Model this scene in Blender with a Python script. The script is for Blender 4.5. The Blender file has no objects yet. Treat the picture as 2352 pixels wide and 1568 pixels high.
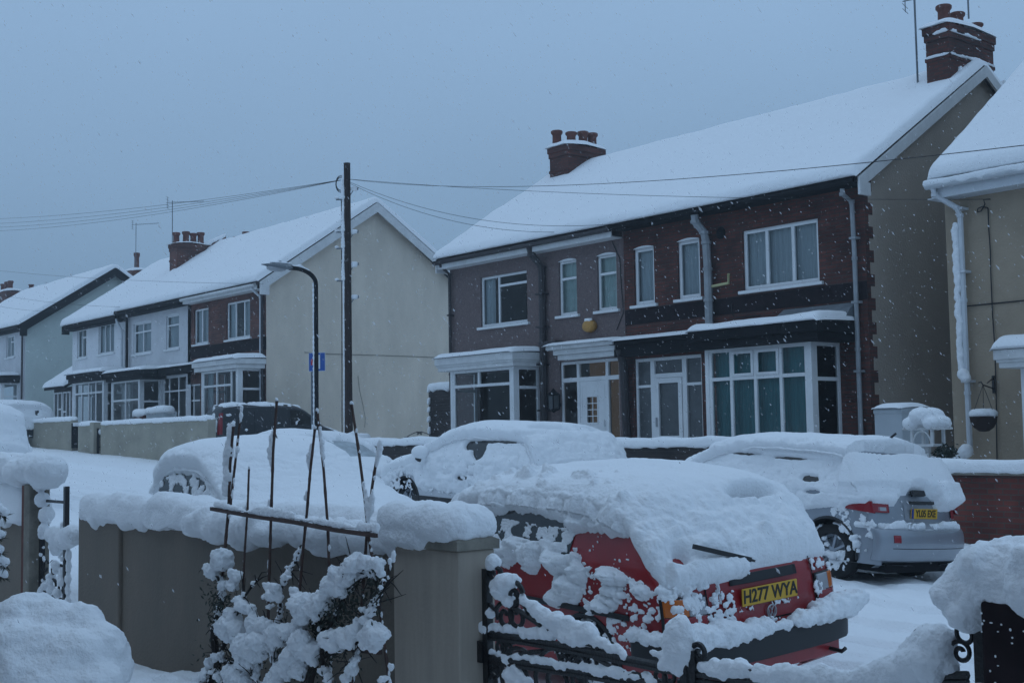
import bpy, bmesh, math, random
import numpy as np
from math import sin, cos, pi, radians, atan, sqrt, atan2
from mathutils import Matrix, Vector
random.seed(7)
S = bpy.context.scene
COL = S.collection
# ------------------------------------------------------------------ camera
FPX, CX, CY = 2976., 1176., 784.            # focal length and centre on a 2352 px wide picture
AZ, PITCH, ROLL = radians(39.2), atan(222/2976.), .016
CAM = np.array([0., 0., 1.75])
_z = np.array([0., 0., 1.])
_f0 = np.array([-cos(AZ), sin(AZ), 0]); _r0 = np.array([sin(AZ), cos(AZ), 0])
FW = _f0*cos(PITCH)+_z*sin(PITCH); _u0 = _z*cos(PITCH)-_f0*sin(PITCH)
RT = _r0*cos(ROLL)-_u0*sin(ROLL); UP = _u0*cos(ROLL)+_r0*sin(ROLL)
cam = bpy.data.cameras.new('camera'); co = bpy.data.objects.new('camera', cam); COL.objects.link(co)
cam.sensor_width = 36; cam.lens = 36*FPX/2352; cam.clip_start = .1; cam.clip_end = 3000
co.matrix_world = Matrix([[RT[0], UP[0], -FW[0], CAM[0]], [RT[1], UP[1], -FW[1], CAM[1]], [RT[2], UP[2], -FW[2], CAM[2]], [0, 0, 0, 1]])
S.camera = co
# ------------------------------------------------------------------ sky, sun, exposure
S.view_settings.view_transform = 'Standard'; S.view_settings.look = 'None'
S.view_settings.exposure = 0.0; S.view_settings.gamma = 1
W = bpy.data.worlds.new('World'); S.world = W; W.use_nodes = True
nt = W.node_tree; N = nt.nodes; L = nt.links
for n in list(N): N.remove(n)
out = N.new('ShaderNodeOutputWorld'); bg = N.new('ShaderNodeBackground'); bg.inputs[1].default_value = .1
sky = N.new('ShaderNodeTexSky'); sky.sky_type = 'NISHITA'; sky.sun_disc = False
sky.sun_elevation = radians(12); sky.sun_rotation = radians(200)
tc = N.new('ShaderNodeTexCoord'); sp = N.new('ShaderNodeSeparateXYZ'); rp = N.new('ShaderNodeValToRGB')
L.new(tc.outputs['Generated'], sp.inputs[0]); L.new(sp.outputs['Z'], rp.inputs[0])
e = rp.color_ramp.elements
SKY = [(0., (.19, .31, .47)), (.10, (.215, .350, .525)), (.30, (.292, .460, .690)), (.65, (.39, .575, .83)), (1., (.46, .66, .93))]
for i, (p, c) in enumerate(SKY):
    el = e[i] if i < 2 else e.new(p)
    el.position = p; el.color = (*[v/1.1 for v in c], 1)
ml = N.new('ShaderNodeMix'); ml.data_type = 'RGBA'; ml.blend_type = 'MULTIPLY'; ml.inputs[0].default_value = 1
cl = N.new('ShaderNodeTexNoise'); cl.inputs['Scale'].default_value = 2.2; cl.inputs['Detail'].default_value = 3
mr = N.new('ShaderNodeMapRange'); mr.inputs[3].default_value = 9.4; mr.inputs[4].default_value = 11.8
L.new(tc.outputs['Generated'], cl.inputs['Vector']); L.new(cl.outputs['Fac'], mr.inputs[0])
L.new(rp.outputs[0], ml.inputs[6]); L.new(mr.outputs[0], ml.inputs[7])
mx = N.new('ShaderNodeMix'); mx.data_type = 'RGBA'; mx.inputs[0].default_value = .015
L.new(ml.outputs[2], mx.inputs[6]); L.new(sky.outputs[0], mx.inputs[7]); L.new(mx.outputs[2], bg.inputs[0]); L.new(bg.outputs[0], out.inputs[0])
su = bpy.data.lights.new('sun', 'SUN'); so = bpy.data.objects.new('sun', su); COL.objects.link(so)
su.energy = .12; su.angle = radians(60); su.color = (.8, .9, 1.)
so.rotation_euler = (radians(32), 0, radians(-35)); so.location = (0, 0, 30)

# ------------------------------------------------------------------ helpers
VW = {'D': (0, 0, 1/1.7415), 'A1': (0, 780, 1.3518), 'A2': (1000, 600, 1.3071), 'A3': (1700, 450, 1.1618), 'A4': (2400, 750, 1.4933),
      'A5': (3300, 0, 1.4259), 'A6': (3300, 1000, 1.206), 'B1': (0, 1500, 1.274), 'B2': (700, 1550, 1.328), 'B3': (1400, 1650, 1.4509),
      'B4': (1900, 1800, 1.47), 'B5': (2700, 1650, 1.4506)}
def at(v, x, y, X=None, Y=None, Z=None, d=None):
    """a measured picture point turned into the place it has on a wall plane, a height or a distance"""
    o = VW[v]; x = (o[0]+x/o[2])/1.7415; y = (o[1]+y/o[2])/1.7415
    D = FW+RT*(x-CX)/FPX+UP*(CY-y)/FPX
    t = X/D[0] if X is not None else Y/D[1] if Y is not None else (Z-1.75)/D[2] if Z is not None else d
    return CAM+D*t
def _h(ix, iy, iz, s):
    n = (ix*374761393+iy*668265263+iz*2147483647+s*974634777) & 0xffffffff
    n = ((n ^ (n >> 13))*1274126177) & 0xffffffff
    n = ((n ^ (n >> 16))*2246822519) & 0xffffffff
    return ((n ^ (n >> 15)) & 0xffffff)/float(0xffffff)
def vn(P, s=0):
    P = np.asarray(P, float); F_ = np.floor(P); f = P-F_; i = F_.astype(np.int64); u = f*f*f*(f*(f*6-15)+10)
    x, y, z = i[..., 0], i[..., 1], i[..., 2]; r = 0
    for a in (0, 1):
        for b in (0, 1):
            for c in (0, 1):
                r = r+_h(x+a, y+b, z+c, s)*(u[..., 0] if a else 1-u[..., 0])*(u[..., 1] if b else 1-u[..., 1])*(u[..., 2] if c else 1-u[..., 2])
    return r*2-1
def fbm(P, sc, o=3, s=0):
    P = np.asarray(P, float)*sc; r = 0; a = 1; t = 0
    for k in range(o):
        r = r+a*vn(P+k*17.3, s+k); t += a; a *= .5; P = P*2.03
    return r/t
def billow(P, sc, o=3, s=0):
    P = np.asarray(P, float)*sc; r = 0; a = 1; t = 0
    for k in range(o):
        r = r+a*(1-2*np.abs(vn(P+k*11.7, s+k))); t += a; a *= .5; P = P*2.1
    return -r/t   # rounded lumps between creases
def ss(a, b, x):
    t = np.clip((np.asarray(x, float)-a)/(b-a), 0, 1); return t*t*(3-2*t)
MATS = {}
def mat(name, col, rough=.8, var=0., vs=3., bump=0., bs=30., metal=0., streak=None, col2=None, coat=0., spec=.5, emit=None, trans=0.):
    m = bpy.data.materials.new(name); m.use_nodes = True; n = m.node_tree.nodes; l = m.node_tree.links
    b = n['Principled BSDF']; b.inputs['Base Color'].default_value = (*col, 1); b.inputs['Roughness'].default_value = rough
    b.inputs['Metallic'].default_value = metal; b.inputs['Specular IOR Level'].default_value = spec; b.inputs['Coat Weight'].default_value = coat
    if emit: b.inputs['Emission Color'].default_value = (*emit[0], 1); b.inputs['Emission Strength'].default_value = emit[1]
    g = n.new('ShaderNodeNewGeometry'); pos = g.outputs['Position']
    if var or col2:
        t = n.new('ShaderNodeTexNoise'); t.inputs['Scale'].default_value = vs; t.inputs['Detail'].default_value = 6; t.inputs['Roughness'].default_value = .65
        if streak:
            vm = n.new('ShaderNodeVectorMath'); vm.operation = 'MULTIPLY'; vm.inputs[1].default_value = streak; l.new(pos, vm.inputs[0]); l.new(vm.outputs[0], t.inputs['Vector'])
        else: l.new(pos, t.inputs['Vector'])
        r = n.new('ShaderNodeValToRGB'); r.color_ramp.elements[0].position = .32; r.color_ramp.elements[1].position = .68
        c2 = col2 or tuple(v*(1-var) for v in col)
        r.color_ramp.elements[0].color = (*c2, 1); r.color_ramp.elements[1].color = (*[min(1, v*(1+var*.3)) for v in col], 1)
        l.new(t.outputs['Fac'], r.inputs[0]); l.new(r.outputs[0], b.inputs['Base Color'])
    if bump:
        t2 = n.new('ShaderNodeTexNoise'); t2.inputs['Scale'].default_value = bs; t2.inputs['Detail'].default_value = 4; l.new(pos, t2.inputs['Vector'])
        bp = n.new('ShaderNodeBump'); bp.inputs['Strength'].default_value = bump; bp.inputs['Distance'].default_value = .02
        l.new(t2.outputs['Fac'], bp.inputs['Height']); l.new(bp.outputs[0], b.inputs['Normal'])
    MATS[name] = m; return m
def brick_mat(name, c1, c2, mortar, dark=None):
    m = mat(name, c1, .9); n = m.node_tree.nodes; l = m.node_tree.links; b = n['Principled BSDF']
    g = n.new('ShaderNodeNewGeometry'); s = n.new('ShaderNodeSeparateXYZ'); s2 = n.new('ShaderNodeSeparateXYZ'); l.new(g.outputs['Position'], s.inputs[0]); l.new(g.outputs['True Normal'], s2.inputs[0])
    ab = n.new('ShaderNodeMath'); ab.operation = 'ABSOLUTE'; l.new(s2.outputs[0], ab.inputs[0])
    gt = n.new('ShaderNodeMath'); gt.operation = 'GREATER_THAN'; gt.inputs[1].default_value = .7; l.new(ab.outputs[0], gt.inputs[0])
    mx = n.new('ShaderNodeMix'); l.new(gt.outputs[0], mx.inputs[0]); l.new(s.outputs[0], mx.inputs[2]); l.new(s.outputs[1], mx.inputs[3])
    cb = n.new('ShaderNodeCombineXYZ'); l.new(mx.outputs[0], cb.inputs[0]); l.new(s.outputs[2], cb.inputs[1])
    br = n.new('ShaderNodeTexBrick'); l.new(cb.outputs[0], br.inputs['Vector']); br.inputs['Scale'].default_value = 1
    br.inputs['Brick Width'].default_value = .225; br.inputs['Row Height'].default_value = .075; br.inputs['Mortar Size'].default_value = .009
    br.inputs['Color1'].default_value = (*c1, 1); br.inputs['Color2'].default_value = (*c2, 1); br.inputs['Mortar'].default_value = (*mortar, 1); br.inputs['Bias'].default_value = -.2
    t = n.new('ShaderNodeTexNoise'); t.inputs['Scale'].default_value = 1.6; t.inputs['Detail'].default_value = 7; l.new(g.outputs['Position'], t.inputs['Vector'])
    mr = n.new('ShaderNodeMapRange'); mr.inputs[1].default_value = .3; mr.inputs[2].default_value = .7; mr.inputs[3].default_value = .55; mr.inputs[4].default_value = 1.3; l.new(t.outputs['Fac'], mr.inputs[0])
    mm = n.new('ShaderNodeMix'); mm.data_type = 'RGBA'; mm.blend_type = 'MULTIPLY'; mm.inputs[0].default_value = 1
    l.new(br.outputs['Color'], mm.inputs[6]); l.new(mr.outputs[0], mm.inputs[7]); l.new(mm.outputs[2], b.inputs['Base Color'])
    bp = n.new('ShaderNodeBump'); bp.inputs['Strength'].default_value = .6; bp.inputs['Distance'].default_value = .01; bp.invert = True
    l.new(br.outputs['Fac'], bp.inputs['Height']); l.new(bp.outputs[0], b.inputs['Normal'])
    return m
SNOW = mat('snow', (.86, .88, .90), .75, bump=.55, bs=55, spec=.25)
t = SNOW.node_tree
def snow_extra():
    n = SNOW.node_tree.nodes; l = SNOW.node_tree.links
    b = n['Principled BSDF']; b.inputs['Subsurface Weight'].default_value = 0
    g = n.new('ShaderNodeNewGeometry'); t = n.new('ShaderNodeTexNoise'); t.inputs['Scale'].default_value = 9; t.inputs['Detail'].default_value = 6
    l.new(g.outputs['Position'], t.inputs['Vector']); bp = n.new('ShaderNodeBump'); bp.inputs['Strength'].default_value = .35; bp.inputs['Distance'].default_value = .05
    old = b.inputs['Normal'].links[0].from_node; l.new(t.outputs['Fac'], bp.inputs['Height']); l.new(bp.outputs[0], old.inputs['Normal'])
snow_extra()
THIN = mat('thin_snow_film', (.42, .47, .50), .7, var=.35, vs=6, bump=.4, bs=40)
WHITE = mat('white_plastic', (.74, .76, .77), .45, var=.1, vs=2)
WHITEP = mat('white_paint', (.66, .67, .67), .6, var=.15, vs=4)
BRICK = brick_mat('red_brick', (.115, .032, .022), (.055, .018, .014), (.05, .035, .03))
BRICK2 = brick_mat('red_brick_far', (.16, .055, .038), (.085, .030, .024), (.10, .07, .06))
BRICKW = brick_mat('garden_brick', (.17, .042, .030), (.10, .026, .02), (.09, .06, .05))
DKBRICK = brick_mat('dark_brick', (.045, .035, .033), (.028, .024, .024), (.04, .036, .034))
BLACKB = mat('black_painted_brick', (.022, .015, .017), .95, var=.4, vs=8, spec=.15)
BLACK = mat('black_paint', (.009, .009, .011), .85, var=.3, vs=10, spec=.2)
IRON = mat('wrought_iron', (.006, .006, .007), .4, var=.3, vs=20, bump=.3, bs=80)
BLKPL = mat('black_plastic', (.012, .013, .015), .5)
RUBBER = mat('tyre_rubber', (.01, .01, .011), .8)
PEBBLE = mat('pebbledash', (.205, .150, .142), .95, col2=(.12, .090, .088), vs=28, bump=1.0, bs=60)
CREAM = mat('cream_render', (.68, .60, .50), .9, var=.16, vs=.8, bump=.15, bs=12, streak=(1.4, 1.4, .5))
CREAM2 = mat('green_cream_render', (.50, .56, .53), .9, var=.12, vs=.7, bump=.15, bs=12)
WREND = mat('white_render', (.72, .73, .75), .9, var=.13, vs=1.2, bump=.15, bs=14)
WREND2 = mat('off_white_render', (.60, .61, .63), .9, var=.15, vs=1.4, bump=.15, bs=14)
GREYR = mat('grey_brown_render', (.41, .35, .29), .95, var=.25, vs=.5, bump=.3, bs=25, streak=(.6, .6, .35))
TANR = mat('tan_render', (.37, .295, .215), .95, var=.16, vs=1.1, bump=.3, bs=25)
WALLR = mat('garden_wall_render', (.36, .335, .27), .9, var=.28, vs=.9, bump=.2, bs=18, streak=(1., 1., 1.6))
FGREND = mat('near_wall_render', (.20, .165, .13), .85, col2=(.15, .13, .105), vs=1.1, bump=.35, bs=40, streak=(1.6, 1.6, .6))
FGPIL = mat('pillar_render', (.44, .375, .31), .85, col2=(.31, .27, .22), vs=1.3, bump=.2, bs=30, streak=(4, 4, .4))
STONE = mat('stone', (.25, .23, .19), .9, var=.4, vs=5, bump=.5, bs=20)
TIMBER = mat('pole_timber', (.040, .022, .017), .85, var=.5, vs=6, bump=.6, bs=25, streak=(6, 6, .5))
CANE = mat('cane', (.075, .04, .03), .7, var=.4, vs=15)
BARK = mat('bark', (.025, .02, .017), .9, var=.4, vs=20)
LEAF = mat('dark_leaf', (.02, .03, .02), .6, var=.4, vs=30)
TILE = mat('roof_tile', (.05, .035, .032), .85, var=.4, vs=8)
SOIL = mat('dark_pipe', (.035, .028, .03), .5, var=.3, vs=6)
GREYP = mat('grey_pipe', (.30, .32, .34), .45, var=.2, vs=5)
WPIPE = mat('white_pipe', (.60, .63, .66), .45, var=.1, vs=5)
LEAD = mat('lead', (.16, .18, .20), .6, var=.3, vs=6)
TERRA = mat('terracotta', (.14, .048, .034), .85, var=.4, vs=9)
CURT = mat('pale_curtain', (.55, .62, .66), .9, var=.2, vs=3, streak=(14, 14, .3))
TEAL = mat('teal_curtain', (.10, .34, .37), .9, var=.25, vs=3, streak=(14, 14, .3))
DARKIN = mat('dark_interior', (.03, .03, .032), .9)
BLIND = mat('roller_blind', (.55, .68, .66), .9, var=.1)
WARM = mat('warm_lit_hall', (.3, .2, .1), .9, var=.4, vs=1.5, emit=((.55, .36, .20), .055))
OBSC = mat('obscured_glass', (.085, .095, .10), .35, var=.3, vs=4)
YELLOW = mat('alarm_yellow', (.52, .27, .06), .6, var=.3, vs=20)
PALEYEL = mat('pale_yellow_pipe', (.5, .48, .25), .5)
CABLE = mat('cable', (.01, .01, .012), .7)
GALV = mat('galvanised', (.16, .18, .20), .5, metal=.3, var=.2)
SIGNB = mat('sign_blue', (.008, .075, .33), .5); SIGNR = mat('sign_red', (.45, .012, .02), .5)
SIGNW = mat('sign_white', (.62, .66, .70), .5)
REDP = mat('red_paint', (.30, .005, .010), .45, var=.25, vs=3, coat=.5)
SILV = mat('silver_paint', (.30, .33, .37), .35, metal=.35, var=.08, coat=.5)
DKP = mat('dark_van_paint', (.012, .015, .020), .45, coat=.2)
WCAR = mat('white_car_paint', (.55, .57, .6), .4, coat=.4)
PLATEY = mat('plate_yellow', (.62, .36, .025), .45); PLATEB = mat('plate_black', (.008, .008, .008), .5); EUB = mat('plate_blue', (.015, .04, .22), .5)
LAMPR = mat('red_lens', (.26, .006, .014), .25, coat=.4); LAMPO = mat('orange_lens', (.52, .12, .012), .25, coat=.4); LAMPC = mat('clear_lens', (.35, .36, .38), .25, coat=.4)
CHROME = mat('worn_chrome', (.45, .46, .48), .3, metal=.8)
GLSOL = mat('car_glass', (.008, .010, .012), .12, coat=.3)
PLANTER = mat('coir_basket', (.03, .015, .012), .95, var=.4, vs=30)
METALBOX = mat('pale_metal_box', (.42, .46, .49), .6, var=.1, vs=2)
def glass_mat():
    m = bpy.data.materials.new('window_glass'); m.use_nodes = True; n = m.node_tree.nodes; l = m.node_tree.links; n.remove(n['Principled BSDF'])
    t = n.new('ShaderNodeBsdfTransparent'); t.inputs[0].default_value = (.86, .9, .9, 1); g = n.new('ShaderNodeBsdfGlossy'); g.inputs['Roughness'].default_value = .04
    x = n.new('ShaderNodeMixShader'); f = n.new('ShaderNodeFresnel'); f.inputs[0].default_value = 1.5
    l.new(f.outputs[0], x.inputs[0]); l.new(t.outputs[0], x.inputs[1]); l.new(g.outputs[0], x.inputs[2]); l.new(x.outputs[0], n['Material Output'].inputs[0]); return m
GLASS = glass_mat()
FLAKE = mat('airborne_flake', (.9, .92, .94), .9); FLAKE.node_tree.nodes['Principled BSDF'].inputs['Alpha'].default_value = .34

def tag(o, label, cat, group=None, kind=None):
    if label: o['label'] = label
    if cat: o['category'] = cat
    if group: o['group'] = group
    if kind: o['kind'] = kind
    return o
def empty(name, loc, label, cat, group=None, rot=(0, 0, 0)):
    o = bpy.data.objects.new(name, None); COL.objects.link(o); o.location = loc; o.rotation_euler = rot
    o.empty_display_size = .2
    return tag(o, label, cat, group)
def wloc(p):
    v = Vector((0, 0, 0))
    while p is not None: v = v+Vector(p.location); p = p.parent
    return v
class MB:
    def __init__(s): s.v = []; s.f = []
    def add(s, v, f):
        k = len(s.v); s.v += [tuple(map(float, p)) for p in v]; s.f += [tuple(int(i)+k for i in q) for q in f]; return s
    def box(s, x0, x1, y0, y1, z0, z1):
        return s.add([(x0, y0, z0), (x1, y0, z0), (x1, y1, z0), (x0, y1, z0), (x0, y0, z1), (x1, y0, z1), (x1, y1, z1), (x0, y1, z1)],
                     [(0, 3, 2, 1), (4, 5, 6, 7), (0, 1, 5, 4), (1, 2, 6, 5), (2, 3, 7, 6), (3, 0, 4, 7)])
    def hexa(s, p): return s.add(p, [(0, 3, 2, 1), (4, 5, 6, 7), (0, 1, 5, 4), (1, 2, 6, 5), (2, 3, 7, 6), (3, 0, 4, 7)])
    def beam(s, a, b, w, h, up=(0, 0, 1)):
        a = Vector(a); b = Vector(b); d = (b-a).normalized(); u = Vector(up); sd = d.cross(u).normalized(); u = sd.cross(d)
        P = []
        for c in (a, b):
            for i, j in ((-1, -1), (1, -1), (1, 1), (-1, 1)): P.append(c+sd*(w/2*i)+u*(h/2*j))
        return s.add(P, [(0, 1, 2, 3), (7, 6, 5, 4), (0, 4, 5, 1), (1, 5, 6, 2), (2, 6, 7, 3), (3, 7, 4, 0)])
    def grid(s, P, closeu=False, closev=False):
        n, m = P.shape[:2]; k = len(s.v); s.v += [tuple(p) for p in P.reshape(-1, 3).tolist()]
        for i in range(n if closeu else n-1):
            for j in range(m if closev else m-1):
                a = i; b = (i+1) % n; c = (j+1) % m; s.f.append((k+a*m+j, k+b*m+j, k+b*m+c, k+a*m+c))
        return s
    def tube(s, pts, r, n=8, cap=True):
        pts = [Vector(p) for p in pts]; R = r if isinstance(r, (list, tuple)) else [r]*len(pts); P = []; u = None
        for i, p in enumerate(pts):
            d = (pts[min(i+1, len(pts)-1)]-pts[max(i-1, 0)]).normalized()
            if u is None: u = d.orthogonal().normalized()
            u = (u-d*u.dot(d)); u = u.normalized() if u.length > 1e-6 else d.orthogonal().normalized(); w = d.cross(u)
            P.append([p+(u*cos(2*pi*k/n)+w*sin(2*pi*k/n))*R[i] for k in range(n)])
        k0 = len(s.v); s.grid(np.array([[tuple(q) for q in row] for row in P]), closev=True)
        if cap: s.f.append(tuple(k0+i for i in range(n))[::-1]); s.f.append(tuple(k0+(len(pts)-1)*n+i for i in range(n)))
        return s
    def lathe(s, c, prof, n=16, ax='z'):
        P = np.zeros((n, len(prof), 3))
        for i in range(n):
            a = 2*pi*i/n
            for j, (r, h) in enumerate(prof):
                q = {'z': (r*cos(a), r*sin(a), h), 'y': (r*cos(a), h, r*sin(a)), 'x': (h, r*cos(a), r*sin(a))}[ax]
                P[i, j] = [c[0]+q[0], c[1]+q[1], c[2]+q[2]]
        return s.grid(P, closeu=True)
    def ico(s, c, r, sub=2, sq=(1, 1, 1)):
        bm = bmesh.new(); bmesh.ops.create_icosphere(bm, subdivisions=sub, radius=1)
        rr = r if isinstance(r, (list, tuple)) else (r*sq[0], r*sq[1], r*sq[2])
        s.add([(c[0]+v.co.x*rr[0], c[1]+v.co.y*rr[1], c[2]+v.co.z*rr[2]) for v in bm.verts], [[v.index for v in f.verts] for f in bm.faces]); bm.free(); return s
    def build(s, name, m, parent=None, smooth=False, bevel=0, local=False):
        off = Vector((0, 0, 0)) if local or parent is None else wloc(parent)
        me = bpy.data.meshes.new(name); V = np.array(s.v).reshape(-1, 3)-np.array(off); me.from_pydata(V.tolist(), [], s.f)
        me.materials.append(m)
        if smooth: me.polygons.foreach_set('use_smooth', [True]*len(me.polygons))
        me.update(); o = bpy.data.objects.new(name, me); COL.objects.link(o)
        if parent is not None: o.parent = parent
        if bevel:
            b = o.modifiers.new('bevel', 'BEVEL'); b.width = bevel; b.segments = 2; b.limit_method = 'ANGLE'
        return o
def based(o, label, cat, group=None, kind=None):
    """give a one-mesh thing its origin at its base"""
    me = o.data; V = np.array([v.co[:] for v in me.vertices]); c = V.mean(0); c[2] = V[:, 2].min()
    me.transform(Matrix.Translation(Vector(-c))); o.location = c
    return tag(o, label, cat, group, kind)
def resample(P, n):
    P = np.array(P, float); d = np.r_[0, np.cumsum(np.linalg.norm(np.diff(P, axis=0), axis=1))]; t = np.linspace(0, d[-1], n)
    return np.stack([np.interp(t, d, P[:, k]) for k in range(P.shape[1])], 1)
def chaikin(P, k=2):
    P = np.array(P, float)
    for _ in range(k):
        Q = [P[0]]
        for a, b in zip(P[:-1], P[1:]): Q += [a*.75+b*.25, a*.25+b*.75]
        P = np.array(Q+[P[-1]])
    return P
def snow_strip(name, path, w, h, parent, seed=0, amp=.25, drop=.06, step=.05, over=.0, m=20, side=(0, 1, 0), ends=(1, 1), sc=5.):
    """a rounded roll of snow lying along a path"""
    P = np.array(path, float); Ltot = np.linalg.norm(np.diff(P, axis=0), axis=1).sum(); n = max(6, int(Ltot/step)); C = resample(P, n)
    T = np.gradient(C, axis=0); T /= np.linalg.norm(T, axis=1)[:, None]; sd = np.cross(T, [0, 0, 1.]); sd /= np.linalg.norm(sd, axis=1)[:, None]+1e-9
    s = np.linspace(0, Ltot, n); R = min(w*.6, Ltot*.4); ef = np.ones(n)
    if ends[0]: ef *= np.sqrt(np.clip(1-(1-np.clip(s/R, 0, 1))**2.5, .0001, 1))
    if ends[1]: ef *= np.sqrt(np.clip(1-(1-np.clip((Ltot-s)/R, 0, 1))**2.5, .0001, 1))
    th = np.linspace(-.32*pi, 1.32*pi, m)
    hm = (1+amp*fbm(np.stack([C[:, 0], C[:, 1], C[:, 2]], 1), 1.3, 2, seed+5))
    cu = np.sign(np.cos(th))*np.abs(np.cos(th))**.72; sv = np.sign(np.sin(th))*np.abs(np.sin(th))**.8
    lat = cu[None, :]*(w/2+over)*ef[:, None]
    upv = np.where(sv > 0, sv*h, sv*drop)[None, :]*ef[:, None]*np.where(sv[None, :] > 0, hm[:, None], 1)
    G = C[:, None, :]+sd[:, None, :]*lat[..., None]+np.array([0, 0, 1.])*upv[..., None]
    nrm = sd[:, None, :]*cu[None, :, None]+np.array([0, 0, 1.])*np.maximum(sv, -.1)[None, :, None]
    d = (billow(G, sc, 3, seed)*.5+fbm(G, sc*.45, 2, seed+9)*.7)*amp*min(w, h*2)*.35
    G = G+nrm*(d*ef[:, None])[..., None]
    lo = (sv < -.05)[None, :]*np.maximum(0, fbm(G, 6, 2, seed+3)+.2)*drop*1.3*ef[:, None]
    G[..., 2] -= lo
    b = MB(); b.grid(G, closev=True); return b.build(name, SNOW, parent, smooth=True)
def blob(name, balls, parent, voxel=.02, disp=.03, ns=.07, squash=1., smooth=4, fine=1.):
    """clumped snow: overlapping balls fused, then roughened"""
    b = MB()
    for c, r in balls: b.ico(c, (r[0], r[1], r[2]) if isinstance(r, (tuple, list)) else (r, r, r*squash), 2)
    o = b.build(name, SNOW, parent, smooth=True)
    m = o.modifiers.new('fuse', 'REMESH'); m.mode = 'VOXEL'; m.voxel_size = voxel; m.use_smooth_shade = True
    if smooth: sm = o.modifiers.new('settle', 'SMOOTH'); sm.iterations = smooth; sm.factor = .6
    for sc, st in ((ns*2.3, disp), (ns*.8, disp*.6), (ns*.3, disp*.4*fine)):
        key = 'snow_lumps_%.3f' % sc; tx = bpy.data.textures.get(key)
        if not tx: tx = bpy.data.textures.new(key, 'CLOUDS'); tx.noise_scale = sc; tx.noise_depth = 2
        dm = o.modifiers.new('lumps', 'DISPLACE'); dm.texture = tx; dm.strength = st*2; dm.mid_level = .5; dm.texture_coords = 'GLOBAL'
    return o
def roof_snow(name, x0, x1, prof, T, parent, r0=1, r1=1, seed=0, step=.12, amp=1.):
    """snow lying over the whole roof; prof = [(y, z), ...] eave, ridge, back eave"""
    pr = resample(prof, int(np.linalg.norm(np.diff(np.array(prof), axis=0), axis=1).sum()/step)); m = len(pr)
    d = np.r_[0, np.cumsum(np.linalg.norm(np.diff(pr, axis=0), axis=1))]; Lm = d[-1]
    uu = np.unique(np.r_[d[0]+np.linspace(0, .5, 14)**1.6, np.linspace(.5, Lm-.3, m), Lm-np.linspace(0, .3, 6)]); pr = np.stack([np.interp(uu, d, pr[:, k]) for k in (0, 1)], 1); m = len(pr)
    xs = np.linspace(x0, x1, int((x1-x0)/step)+2)
    if r0: xs = np.unique(np.r_[x0+np.linspace(0, .35, 8), xs[xs > x0+.35]])
    if r1: xs = np.unique(np.r_[xs[xs < x1-.35], x1-np.linspace(0, .35, 8)])
    n = len(xs); tn = np.gradient(pr, axis=0); tn /= np.linalg.norm(tn, axis=1)[:, None]; nr = np.stack([-tn[:, 1], tn[:, 0]], 1)
    def edge(q, R): return np.sqrt(np.clip(1-(1-np.clip(q/R, 0, 1))**2, 0, 1))
    ev = edge(uu, .22)*edge(uu[-1]-uu, .22); ex = np.ones(n)
    if r0: ex = ex*edge(xs-x0, .16)
    if r1: ex = ex*edge(x1-xs, .16)
    G = np.zeros((n, m, 3)); G[..., 0] = xs[:, None]; G[..., 1] = pr[None, :, 0]; G[..., 2] = pr[None, :, 1]
    h = T*(1+amp*(.22*fbm(G, .55, 3, seed)+.10*fbm(G, 2.6, 3, seed+4)))*ev[None, :]*ex[:, None]+.004
    bul = amp*.085*fbm(G[:, :1], 2.2, 4, seed+8)[:, 0]
    G[..., 1] += nr[None, :, 0]*h; G[..., 2] += nr[None, :, 1]*h
    fe = np.exp(-uu/.12)*np.where(ev > .02, 1, 0); G[..., 1] -= (.05+bul)[:, None]*fe[None, :]; G[..., 2] -= .03*fe[None, :]
    b = MB(); b.grid(G.transpose(1, 0, 2)); return b.build(name, SNOW, parent, smooth=True)
def text(s, size, m, parent, mw, name='lettering', ext=.002, xs=1.):
    cu = bpy.data.curves.new('text', 'FONT'); cu.body = s; cu.size = size; cu.align_x = 'CENTER'; cu.align_y = 'CENTER'; cu.extrude = ext; cu.offset = size*.018
    o = bpy.data.objects.new('tmp_text', cu); COL.objects.link(o); dg = bpy.context.evaluated_depsgraph_get(); dg.update()
    me = bpy.data.meshes.new_from_object(o.evaluated_get(dg)); bpy.data.objects.remove(o); me.name = name
    me.transform(Matrix.Diagonal((xs, 1, 1, 1))); me.transform(mw); me.materials.clear(); me.materials.append(m)
    q = bpy.data.objects.new(name, me); COL.objects.link(q); q.parent = parent; return q

# ------------------------------------------------------------------ ground
def base(X): return .13+(-9-X)*np.where(X < -9, .039, .039)
ROAD0, ROAD1 = 5.75, 13.5
def gz(X, Y):
    X = np.asarray(X, float); Y = np.asarray(Y, float)
    b = .13+(-9-np.maximum(X, -75))*.039
    b = np.where(X > 4, .13-13*.039, b)
    q = np.clip(np.abs(Y-9.6), 0, 3.85)
    road = b+.12-.015*q*q
    far = b+.02+.0*Y; near = b*0+np.where(Y < 4.3, .06, .04)+ (b-.05)*ss(3.9, 5.2, Y)
    k1 = ss(ROAD0-.2, ROAD0+.15, Y); k2 = ss(ROAD1-.15, ROAD1+.2, Y)
    z = near*(1-k1)+road*k1
    z = z*(1-k2)+(far+.02)*k2
    z = z+.35*ss(16, 20, Y)*ss(-40, -30, -X)*0
    # the side road on the far side
    return z
def gz1(x, y): return float(gz(np.array([x]), np.array([y]))[0])
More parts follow.
